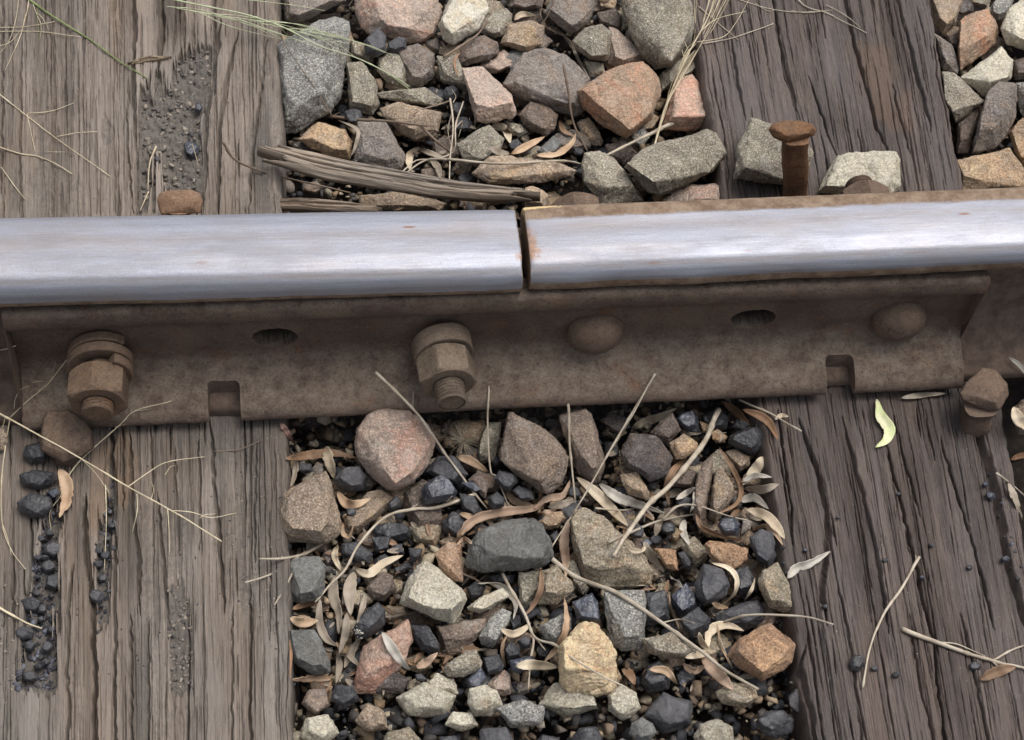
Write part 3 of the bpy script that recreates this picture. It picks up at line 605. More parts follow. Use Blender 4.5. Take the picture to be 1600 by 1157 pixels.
# ---------------------------------------------------------------- stones, coal, spike heads: hulls rounded by remeshing
PEND = []
def hull_mesh(name, pts):
    bm = bmesh.new()
    for p in pts: bm.verts.new(p)
    r = bmesh.ops.convex_hull(bm, input=bm.verts[:])
    bmesh.ops.delete(bm, geom=list({g for g in r['geom_interior'] + r['geom_unused'] if isinstance(g, bmesh.types.BMVert)}), context='VERTS')
    bmesh.ops.recalc_face_normals(bm, faces=bm.faces[:]); me = bpy.data.meshes.new(name); bm.to_mesh(me); bm.free(); return me
def circ(x, y, r, n=7, seed=0, sq=.85):
    rg = random.Random(seed*7+int(x)+int(y)*3); a0 = rg.random()*6
    return [(x+r*rg.uniform(.82, 1.12)*math.cos(a0+i*2*math.pi/n), y+sq*r*rg.uniform(.82, 1.12)*math.sin(a0+i*2*math.pi/n)) for i in range(n)]
def blob(name, poly, zc, mat, label=None, cat=None, group=None, h=None, tilt=.42, seed=0, base=None, amp=1.0, smooth=1, vox=None, parent=None, top=None, deep=.55, flat=False):
    rg = random.Random(seed*131+int(poly[0][0]*3)+int(poly[0][1]*7)); n = len(poly)
    cu = sum(p[0] for p in poly)/n; cv = sum(p[1] for p in poly)/n
    du = max(p[0] for p in poly)-min(p[0] for p in poly); dv = max(p[1] for p in poly)-min(p[1] for p in poly)
    size = math.sqrt(du*dv)/1.9                                       # mm
    h = (.30*size if h is None else h); Z = lambda m: m*.001; pts = []
    fb = (lambda z: z) if base is None else (lambda z: max(z, base))
    for (u, v) in poly:
        z = zc + tilt*(cv-v)/1.7; pts.append(P(u, v, Z(fb(z))))
        k = .95; pts.append(P(cu+(u-cu)*k, cv+(v-cv)*k, Z(fb(z+.10*size*rg.uniform(.6, 1.2)))))
        k = .93; pts.append(P(cu+(u-cu)*k, cv+(v-cv)*k, Z(fb(z-.14*size))))
        k = .75; pts.append(P(cu+(u-cu)*k, cv+(v-cv)*k*.8+.12*dv*(0), Z(fb(zc-deep*size))))
    if top:
        for (u, v, hh) in top: pts.append(P(u, v, Z(zc+hh*h)))
    else:
        ox, oy = rg.uniform(-.10, .10)*du, -rg.uniform(.02, .13)*dv; k0 = rg.uniform(.6, .76); th = rg.uniform(-.35, .35); tv = rg.uniform(-.2, .35)
        for i, (u, v) in enumerate(poly):
            if n > 6 and rg.random() < .25: continue
            k = k0*rg.uniform(.85, 1.1); uu, vv = cu+ox+(u-cu)*k, cv+oy+(v-cv)*k
            pts.append(P(uu, vv, Z(zc+h*(1+th*(uu-cu)/du*2-tv*(vv-cv)/dv*2)*rg.uniform(.93, 1.05)+tilt*.3*(cv-vv)/1.7)))
    me = hull_mesh(name, pts)
    o = link(name, me, mat, parent)
    if label or cat or group: tag(o, label, cat, group)
    v = vox or min(2.0, max(.45, size/68)); m = o.modifiers.new('r', 'REMESH'); m.mode = 'VOXEL'; m.voxel_size = v*.001; m.use_smooth_shade = True
    if smooth: s = o.modifiers.new('s', 'SMOOTH'); s.factor = .5; s.iterations = smooth
    PEND.append((o, size, amp, seed+int(cu)*3+int(cv)*11)); return o
def flush():
    dg = bpy.context.evaluated_depsgraph_get()
    for o, size, amp, seed in PEND:
        me = bpy.data.meshes.new_from_object(o.evaluated_get(dg), preserve_all_data_layers=False, depsgraph=dg)
        n = len(me.vertices); a = np.empty(n*3, np.float32); me.vertices.foreach_get('co', a); a = a.reshape(-1, 3).astype(float)
        nn = np.empty(n*3, np.float32); me.vertices.foreach_get('normal', nn); nn = nn.reshape(-1, 3)
        q = a*1000; s1 = max(4., size/3.2); s2 = max(2., size/9); sd = seed % 97
        d1 = vn(q[:, 0]/s1, q[:, 1]/s1, q[:, 2]/s1, sd); d2 = vn(q[:, 0]/s2, q[:, 1]/s2, q[:, 2]/s2, sd+3); d3 = vn(q[:, 0]/1.9, q[:, 1]/1.9, q[:, 2]/1.9, sd+5)
        ch = np.abs(vn(q[:, 0]/(s1*.8), q[:, 1]/(s1*.8), q[:, 2]/(s1*.8), sd+9))     # creased facets
        st = vn(q[:, 0]/s1*.9+3, q[:, 1]/s1*.9, q[:, 2]/s1*.9, sd+12); st = np.floor(st*3.2)/3.2   # chipped steps
        d4 = vn(q[:, 0]/3.6, q[:, 1]/3.6, q[:, 2]/3.6, sd+15); s5 = max(3., size/6); d5 = 1-2*np.abs(vn(q[:, 0]/s5, q[:, 1]/s5*.7, q[:, 2]/s5, sd+18))
        d = amp*(size*.016*d1 + size*.010*d2 + .22*d3 + .22*d4*min(1, size/18) + size*.009*d5 - size*.03*np.clip(.22-ch, 0, 1)*2 + size*.03*st)
        a += nn*(d*.001)[:, None]; me.vertices.foreach_set('co', a.astype(np.float32).ravel()); me.update()
        me.polygons.foreach_set('use_smooth', np.ones(len(me.polygons), bool))
        mats = [m for m in o.data.materials]; o.modifiers.clear(); old = o.data; nm = old.name; o.data = me
        if not me.materials:
            for m in mats: me.materials.append(m)
        bpy.data.meshes.remove(old); me.name = nm
    PEND.clear()
LZ = {0: -46, 1: -36, 2: -24, 3: -12, 4: -1, 5: 8}
GU, GL = 'ballast stones above the rail', 'ballast stones below the rail'
T = [  # group, layer, material, label, outline in photo pixels, options
(GU,2,'brgr','grey brown stone at top edge, touching left sleeper',[(443,-22),(542,-22),(540,2),(462,40),(446,32)]),
(GU,3,'grey','large blue grey granite slab beside the upper left sleeper',[(434,72),(468,47),(497,29),(518,31),(528,24),(546,32),(549,46),(544,88),(532,148),(517,178),(460,212),(438,212),(436,180)],dict(h=17)),
(GU,2,'pink','wide pink tan stone at top, above two dark coal lumps',[(548,-25),(553,12),(565,45),(582,58),(641,70),(665,63),(680,55),(690,20),(678,-20)]),
(GU,3,'crem','bright cream white stone at the top edge',[(708,-14),(683,42),(692,62),(709,72),(748,48),(765,12),(758,-14)],dict(h=16)),
(GU,2,'oliv','small grey green stone just right of the cream white stone',[(748,45),(760,24),(790,12),(802,21),(799,36),(787,56),(775,60),(748,52)]),
(GU,1,'brow','dark brown lump directly below the cream white stone',[(714,87),(730,60),(757,54),(778,66),(781,84),(760,96),(727,105),(716,102)],dict(zc=-26)),
(GU,1,'pink','small dull pink chip above the elongated pink stone',[(748,104),(787,78),(810,93),(799,105),(772,116)]),
(GU,2,'tan','tan banded block near top, under arched cream leaf',[(780,69),(793,36),(832,32),(852,40),(850,69),(826,81),(814,80),(787,72)]),
(GU,1,'brow','brown stone cut by top edge, above tan banded block',[(795,-16),(796,12),(826,18),(847,12),(855,-16)]),
(GU,2,'brgr','mottled grey brown stone at top edge, above round grey one',[(848,20),(868,-14),(930,-14),(931,18),(919,36),(904,50),(892,53),(868,38)]),
(GU,1,'tan','tan sliver at top edge beside the biggest grey boulder',[(930,-14),(965,-14),(962,14),(940,18)]),
(GU,1,'brow','brown chip tucked left of the biggest grey boulder',[(931,20),(961,13),(973,27),(972,52),(955,45),(937,36)]),
(GU,3,'oliv','biggest grey boulder, top right, with dark sloping left flank',[(968,-14),(1072,-14),(1090,40),(1078,68),(1050,103),(1024,108),(1003,88),(982,52),(972,18)],dict(h=24,top=[(985,-10,1),(1010,20,1),(1028,55,1),(1048,95,.9),(1070,60,1),(1080,35,.9),(1065,-10,1)])),
(GU,3,'oliv','squarish pale grey green stone near top centre',[(893,64),(916,44),(940,37),(956,50),(953,88),(946,96),(922,94),(903,80)],dict(h=13,top=[(922,52,1),(938,42,1),(950,55,1),(947,85,1),(925,88,1)])),
(GU,2,'pink','pink wedge between the grey boulder and orange boulder',[(952,43),(965,45),(1013,94),(970,110),(950,100),(955,70)]),
(GU,1,'pale','small pale chip above the orange boulder',[(913,96),(943,99),(946,115),(922,121)]),
(GU,2,'brgr','broad flat brown grey stone at the middle top',[(785,132),(816,82),(850,75),(884,86),(922,122),(912,178),(895,186),(856,168),(806,150)],dict(h=14)),
(GU,3,'oran','large orange tan boulder with rusty lower left face',[(901,145),(946,110),(1006,95),(1028,120),(1031,150),(1018,186),(980,218),(938,196),(908,168)],dict(h=22,top=[(908,140,1),(948,115,1),(1005,102,1),(1024,130,1),(1015,175,.9),(985,205,.8),(975,180,1),(930,160,1)])),
(GU,2,'salm','red brown stone beside the straw, right of the orange boulder',[(1056,124),(1082,115),(1100,144),(1116,174),(1111,198),(1074,208),(1034,203),(1038,180),(1052,150)],dict(h=16)),
(GU,1,'pale','pale wedge behind the dry straw stems',[(1030,118),(1060,90),(1100,81),(1105,94),(1083,116),(1046,136),(1030,146)]),
(GU,3,'pink','elongated pale pink stone with cream lower end',[(721,106),(754,105),(800,148),(806,177),(802,186),(760,194),(745,192),(732,140)],dict(h=14,top=[(728,110,1),(752,110,1),(795,152,1),(800,160,1),(765,168,1),(742,162,1)])),
(GU,2,'brow','brown lump below the broad flat stone',[(811,180),(828,156),(856,164),(874,180),(868,202),(853,214),(828,204),(817,194)]),
(GU,1,'tan','tan grey block between brown lump and orange boulder',[(901,192),(919,183),(943,222),(940,230),(915,226)]),
(GU,1,'oliv','olive stone right beside the granite slab, upper part',[(548,60),(568,70),(585,90),(582,104),(549,90)]),
(GU,2,'oliv','tall olive stone with tan foot, right of the granite slab',[(542,100),(565,97),(588,126),(592,165),(582,182),(547,173),(544,141)]),
(GU,2,'oliv','rounded stone with cream right rim, below two coal lumps',[(591,91),(612,84),(635,88),(638,106),(635,138),(606,130),(588,112)]),
(GU,2,'brgr','round grey brown stone, centre of the upper left cluster',[(618,76),(653,69),(679,85),(679,118),(659,137),(638,135)],dict(zc=-26)),
(GU,2,'oliv','grey green block left of the elongated pink stone',[(682,88),(712,85),(726,118),(728,144),(688,126)]),
(GU,1,'brgr','grey brown chip below the wide pink stone at right',[(662,63),(685,60),(688,84),(670,76)]),
(GU,2,'oliv','flat olive stone lying below the rounded pair',[(588,146),(623,141),(665,137),(694,156),(682,168),(635,162),(591,153)]),
(GU,2,'tan','lumpy tan brown stone under the long bare twig',[(593,170),(623,159),(690,176),(685,206),(650,220),(629,212),(597,180)]),
(GU,2,'brgr','smooth trapezoid stone behind the splintered board',[(559,191),(603,191),(635,247),(629,265),(606,270),(553,256),(565,212)],dict(h=9)),
(GU,2,'yell','cream yellow stone touching the board near the left sleeper',[(462,218),(497,190),(541,203),(553,223),(547,250),(512,244)],dict(mat='ochr')),
(GU,3,'pale','tan olive block with a curved leaf, above the flat tan stone',[(713,226),(738,206),(764,194),(790,215),(780,240),(747,262),(726,259)],dict(mat='oliv')),
(GU,3,'tan','long flat tan stone lying against the far rail edge',[(736,272),(763,243),(799,244),(880,255),(904,267),(895,276),(844,288),(760,288)],dict(h=9)),
(GU,2,'tan','small tan chip at the rail gap',[(820,294),(832,291),(848,297),(858,306),(852,326),(820,326)],dict(zc=4)),
(GU,3,'oliv','olive stone tapering down to the rail right of the hidden nut',[(908,255),(913,240),(937,235),(958,249),(982,276),(1003,303),(1010,318),(940,322),(910,284)],dict(h=12)),
(GU,4,'oliv','big oblong olive stone lying beside the right sleeper',[(974,261),(1000,231),(1105,201),(1120,210),(1134,240),(1114,270),(1075,288),(1030,306),(1015,303),(994,276)],dict(h=16,top=[(980,255,1),(1005,233,1),(1100,205,1),(1118,218,1),(1085,250,1),(1040,275,1),(1020,285,1)])),
(GU,2,'crem','low pinkish white stone against the rail below the oblong',[(1033,312),(1060,292),(1120,284),(1170,285),(1195,290),(1205,305),(1190,322),(1033,325)],dict(mat='pink')),
(GU,1,'grey','small grey chip below the orange boulder tip',[(985,205),(1008,198),(1015,215),(1005,232),(992,228)]),
(GU,1,'brow','brown stone below the orange boulder, behind the grey stick',[(945,228),(980,222),(997,240),(975,258),(950,248)]),
(GU,2,'slat','blue grey stone between two arched leaves',[(838,236),(865,212),(880,222),(870,240),(848,246)]),
(GU,1,'oliv','small olive chip under the elongated pink stone',[(790,192),(817,195),(826,207),(811,215),(793,204)]),
(GU,1,'brow','small round brown pebble between two coal lumps',circ(615,54,11)),
(GU,1,'tan','tan sliver under the board beside the rail',[(560,305),(620,300),(700,318),(690,330),(560,330)]),
('s',0,'oliv','triangular grey stone on the sleeper behind the tall spike',[(1147,273),(1150,228),(1174,185),(1207,195),(1228,215),(1262,218),(1270,240),(1255,292),(1148,280)],dict(zc=22,base=0,h=14,top=[(1172,190,1.2),(1195,198,1.1),(1165,262,.9),(1240,230,.7)])),
('s',0,'pale','cream olive stone on the sleeper behind the right nut',[(1273,303),(1298,270),(1307,244),(1327,237),(1402,236),(1410,247),(1408,290),(1392,306)],dict(zc=18,base=0,h=12)),
(GU,2,'tan','tan stone at top, right bed, touching the sleeper',[(1452,-14),(1506,-14),(1499,20),(1493,36),(1473,54),(1460,39)]),
(GU,1,'oliv','olive stone cut by the top edge, right bed',[(1510,-14),(1551,-14),(1545,13),(1515,8)]),
(GU,2,'grey','round grey stone at top, right bed',[(1548,10),(1564,-10),(1585,-4),(1578,22),(1561,33),(1550,25)]),
(GU,3,'grey','large light grey stone at the top right corner',[(1564,45),(1577,13),(1605,-4),(1650,6),(1650,72),(1600,78),(1572,70)],dict(mat='pale')),
(GU,2,'oran','orange brown boulder in the right bed',[(1498,36),(1509,25),(1545,13),(1560,42),(1558,68),(1535,88),(1499,113),(1496,94),(1505,50)],dict(h=16)),
(GU,1,'brgr','grey brown stone along the sleeper edge, right bed',[(1460,53),(1486,68),(1500,107),(1496,117),(1473,110)]),
(GU,1,'brow','small dark brown chip left of the orange brown boulder',[(1478,56),(1495,52),(1498,75),(1485,72)]),
(GU,3,'pale','pale block with dark left flank, right bed',[(1500,121),(1528,100),(1565,73),(1584,94),(1580,124),(1545,136),(1538,153),(1509,130)],dict(h=15,top=[(1530,102,1),(1564,78,1),(1580,95,1),(1577,120,1),(1547,128,1)])),
(GU,2,'brow','brown stone at right edge below the light grey stone',[(1583,95),(1605,90),(1650,95),(1650,122),(1585,125)]),
(GU,3,'slat','grey wedge pointing right, beside right sleeper edge',[(1473,114),(1490,114),(1515,136),(1540,160),(1506,182),(1493,192),(1480,162)],dict(mat='oliv')),
(GU,3,'brgr','tall tan grey stone leaning in the right bed',[(1545,140),(1561,127),(1590,130),(1589,179),(1577,208),(1554,234),(1519,240),(1522,214),(1535,175)],dict(h=16)),
(GU,2,'brow','thin brown stone wedged beside the tall tan grey one',[(1496,192),(1528,163),(1530,175),(1515,228),(1512,240),(1496,240)]),
(GU,3,'tan','broad tan block with a dark seam against the rail, right',[(1493,250),(1530,242),(1577,232),(1600,262),(1620,292),(1600,304),(1499,304),(1494,285)],dict(mat='ochr')),
(GU,2,'ochr','ochre stone at the right edge above the broad tan block',[(1576,208),(1600,185),(1650,190),(1650,270),(1600,262),(1585,235)]),
(GU,1,'grey','grey stone at the right edge behind the tall one',[(1588,130),(1650,120),(1650,185),(1600,188),(1590,165)]),
# ---- lower bed
(GL,4,'tan','big tan stone overlapping the lower left sleeper edge',[(436,800),(446,770),(488,744),(510,734),(518,754),(532,804),(530,830),(510,849),(450,846),(436,834)],dict(h=17,mat='tan')),
(GL,4,'pink','large pinkish red boulder with grey green rim, under the plate',[(558,670),(574,642),(596,638),(642,642),(672,664),(680,690),(670,724),(648,756),(616,771),(606,768),(574,742),(556,715)],dict(h=20,mat='pink',top=[(592,650,1),(598,672,1),(590,700,1),(602,735,.9),(618,757,.8),(642,742,1.1),(670,700,.8),(664,668,.9),(640,650,1.1),(650,700,1.25)])),
(GL,1,'brgr','small grey brown chip left of the pink red boulder',[(484,735),(495,722),(508,724),(505,745),(488,748)]),
(GL,2,'tan','tan block below the round coal lump, left side',[(534,808),(574,766),(596,762),(616,778),(604,800),(590,810),(570,820),(558,836),(542,832)],dict(mat='tan')),
(GL,2,'brow','brown slab beneath the glittering coal lump',[(628,790),(632,766),(660,750),(672,760),(690,800),(696,830),(650,842),(638,820)]),
(GL,2,'ochr','yellow brown chip with a seed puff, under the plate',[(710,666),(715,658),(757,657),(761,668),(748,690),(719,690)]),
(GL,2,'oliv','olive stone left of the kite shaped stone',[(752,690),(757,678),(763,660),(784,659),(782,680),(774,700),(772,722),(748,726),(747,706)]),
(GL,4,'brgr','large kite shaped brown stone under the plate centre',[(791,645),(799,642),(837,662),(871,685),(890,714),(882,754),(856,775),(844,763),(814,748),(778,721),(778,706),(786,678)],dict(h=12,mat='brow2')),
(GL,3,'brgr','upright oblong stone right of the kite shaped stone',[(875,651),(890,642),(915,636),(926,647),(936,678),(945,729),(937,755),(928,758),(905,742),(890,710),(877,674)],dict(mat='brow2')),
(GL,1,'slat','dark grey stone between kite and oblong stones',[(848,662),(858,654),(875,658),(879,680),(871,683)]),
(GL,2,'slat','rounded dark grey stone right of the oblong, under the plate',[(938,657),(955,645),(977,651),(981,668),(970,681),(955,676)],dict(mat='dark')),
(GL,4,'dark','dark purple brown plate like stone, centre right',[(970,706),(985,677),(1025,679),(1036,693),(1051,715),(1044,742),(1015,752),(994,738),(977,731)],dict(h=9)),
(GL,3,'brow','brown stone just above the dark purple plate like stone',[(1015,677),(1035,655),(1051,645),(1066,672),(1042,695),(1028,680)]),
(GL,3,'ochr','ochre stone crossed by the thick pale twig',[(1045,693),(1068,676),(1091,693),(1091,706),(1070,717),(1055,719)]),
(GL,3,'tan','tan block below the dark purple plate like stone',[(968,742),(996,736),(1015,769),(1009,782),(981,773),(971,752)],dict(mat='tan')),
(GL,2,'ochr','ochre chip between two coal lumps under the plate',[(1108,677),(1121,670),(1137,683),(1133,693),(1118,693)]),
(GL,2,'ochr','tiny ochre chip beside the twig end',[(1093,658),(1106,662),(1108,678),(1098,676)]),
(GL,2,'tan','tan stone below the largest coal lump near the right sleeper',[(1133,706),(1146,702),(1173,714),(1171,729),(1156,738),(1141,721)]),
(GL,3,'brow','thin upright brown slab, left one of a pair',[(1101,721),(1114,710),(1114,729),(1102,810),(1093,839),(1082,805),(1089,744)],dict(h=8,mat='brow2')),
(GL,3,'ochr','ochre slab, right one of the upright pair',[(1118,738),(1127,729),(1148,761),(1140,791),(1118,820),(1108,810),(1112,763)],dict(h=10,mat='tan')),
(GL,2,'brow','small brown stone left of the upright pair',[(1049,736),(1082,734),(1090,740),(1082,763),(1051,761)]),
(GL,3,'brgr','small grey brown pebble right of the shiny round coal',[(1160,808),(1175,816),(1173,828),(1156,840)]),
(GL,3,'tan','tan grey oblong leaning on the right sleeper edge',[(1185,906),(1190,890),(1215,880),(1231,910),(1243,951),(1235,959),(1201,951),(1187,920)],dict(zc=-4,mat='oliv2')),
(GL,4,'oran','warm tan six sided stone with fine dark specks',[(1101,850),(1111,844),(1143,848),(1169,858),(1167,876),(1145,891),(1119,880),(1107,870)],dict(mat='rust')),
(GL,2,'brgr','brown grey stone left of the six sided tan one',[(1062,850),(1085,838),(1100,856),(1106,874),(1089,888),(1071,866)],dict(mat='oliv2')),
(GL,3,'rust','small orange block in the lower bed',[(1022,858),(1030,857),(1056,860),(1060,892),(1042,890)]),
(GL,4,'rust','large rusty ochre boulder at lower right, by the sleeper',[(1137,1025),(1155,999),(1187,979),(1203,975),(1231,995),(1242,1009),(1237,1035),(1219,1051),(1191,1065),(1149,1043)],dict(h=19)),
(GL,3,'grey','square speckled light grey granite block, lower bed',[(941,922),(960,920),(1006,922),(1012,936),(1008,960),(1004,1017),(970,1019),(950,1005),(943,960)],dict(h=12)),
(GL,3,'oliv','flat olive stone right of the golden boulder',[(1005,999),(1028,995),(1052,986),(1071,999),(1089,1019),(1079,1029),(1040,1027),(1014,1021)]),
(GL,1,'oliv','low olive stone between golden boulder and bottom coal',[(970,1037),(985,1027),(1000,1023),(1014,1031),(1010,1045),(985,1055)]),
(GL,3,'tan','big sloping olive tan stone right of the slate boulder',[(890,812),(898,798),(912,795),(945,806),(958,832),(990,852),(1010,870),(1024,895),(1018,916),(975,918),(945,922),(925,915),(906,898),(895,860)],dict(h=13,mat='oliv2')),
(GL,4,'yell','golden yellow crystalline boulder at the bottom',[(871,1015),(891,991),(915,975),(931,977),(943,997),(959,1005),(966,1023),(967,1065),(955,1085),(885,1085),(870,1065),(869,1043)],dict(h=17,amp=1.6)),
(GL,4,'slat','large smooth slate grey boulder in the middle',[(722,880),(732,848),(745,830),(790,815),(835,810),(850,818),(862,845),(866,872),(850,885),(800,892),(745,895),(728,890)],dict(h=20,top=[(740,848,.9),(765,828,1),(838,815,1),(856,850,.9),(845,872,.7),(780,868,.9)])),
(GL,4,'pale','large pale cream boulder left of the slate boulder',[(622,944),(630,926),(650,882),(662,873),(676,880),(688,898),(722,920),(730,938),(717,960),(708,973),(682,968),(662,960)],dict(h=20,top=[(636,935,1),(655,885,1),(664,877,1),(684,899,1),(718,922,1),(723,938,1),(706,955,.9),(665,948,1)])),
(GL,3,'oran','orange tan stone between pale and slate boulders',[(678,866),(700,848),(720,850),(724,880),(724,912),(708,906),(690,892)]),
(GL,2,'brow','brown stone left of the pale cream boulder',[(570,920),(598,894),(614,900),(620,920),(600,940),(584,938)]),
(GL,3,'dark','dark grey rough block by the left sleeper, upper of two',[(452,880),(460,872),(500,868),(508,885),(509,915),(498,940),(470,944),(454,938)],dict(mat='slat')),
(GL,3,'salm','salmon orange stone crossed by a pale leaf, bottom left',[(553,1065),(568,1012),(596,990),(638,968),(644,1000),(640,1024),(618,1042),(606,1060),(590,1085),(553,1085)],dict(h=14)),
(GL,2,'tan','dull tan stone under the pale cream boulder',[(680,978),(716,972),(760,966),(764,980),(742,1004),(716,1024),(700,1028),(686,1002)],dict(mat='brow2')),
(GL,3,'oliv','grey green stone near the bottom, beside small coal',[(692,1045),(700,1036),(730,1017),(745,1016),(753,1035),(752,1048),(726,1060),(700,1058)]),
(GL,3,'grey','speckled grey oblong below the white curled leaf',[(746,996),(764,966),(784,950),(799,958),(797,972),(770,1013),(751,1008)]),
(GL,3,'pale','small pale tan stone tucked beside the white curled leaf',[(728,950),(745,938),(786,920),(796,932),(766,954),(748,960),(730,955)]),
(GL,2,'oliv','olive tan block directly under the slate boulder',[(809,893),(843,893),(846,920),(820,955),(811,950)]),
(GL,3,'tan','tan stone below right end of the slate boulder',[(846,893),(870,884),(894,910),(896,924),(870,946),(840,943)],dict(mat='oliv2')),
(GL,2,'oliv','small olive stone between twig and coal cube',[(886,878),(897,876),(921,920),(911,930),(897,916)]),
(GL,3,'grey','pale grey wedge behind the narrow brown leaf',[(840,980),(879,958),(895,964),(893,985),(870,1007),(852,1000)]),
(GL,2,'ochr','brown ochre stone above the slate boulder',[(838,817),(856,802),(879,798),(885,810),(872,826),(852,828)]),
(GL,3,'brow','small brown pebble among coal right of the shiny lump',[(735,748),(750,743),(764,760),(758,780),(748,772)]),
(GL,2,'pink','salmon pebble at the bottom, left of the golden boulder',[(758,1068),(788,1046),(799,1054),(798,1085),(765,1090)]),
(GL,2,'dark','dark grey stone at the bottom below the salmon stone',[(582,1058),(620,1050),(640,1062),(630,1085),(585,1085)]),
(GL,2,'pale','pale stone at the bottom, below the grey green stone',[(666,1068),(682,1052),(710,1060),(716,1085),(668,1085)]),
('s',0,'tan','tan stone at left edge beside lower left spike',[(-30,665),(8,670),(14,690),(5,705),(-30,705)],dict(zc=8,base=0)),
('s',0,'brow','brown stone at right edge beside lower right spike',[(1578,640),(1600,622),(1660,640),(1660,690),(1590,680)],dict(zc=6,base=-10)),
]
S('brow2', (140, 122, 106), (122, 106, 96), (152, 124, 96), .45, .35, (188, 172, 154), (72, 64, 58))
S('oliv2', (158, 144, 120), (134, 122, 102), (168, 132, 96), .5, .45, (206, 196, 172), (82, 74, 64))
for i, r in enumerate(T):
    g, ly, mt, lb, poly = r[:5]; o = dict(r[5]) if len(r) > 5 else {}
    mt = o.pop('mat', mt); zc = o.pop('zc', LZ[ly]+3.5*math.sin(i*1.7)*(ly < 4))
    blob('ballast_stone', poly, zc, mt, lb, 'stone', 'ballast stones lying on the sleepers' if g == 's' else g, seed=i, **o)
GC = 'coal lumps among the ballast'
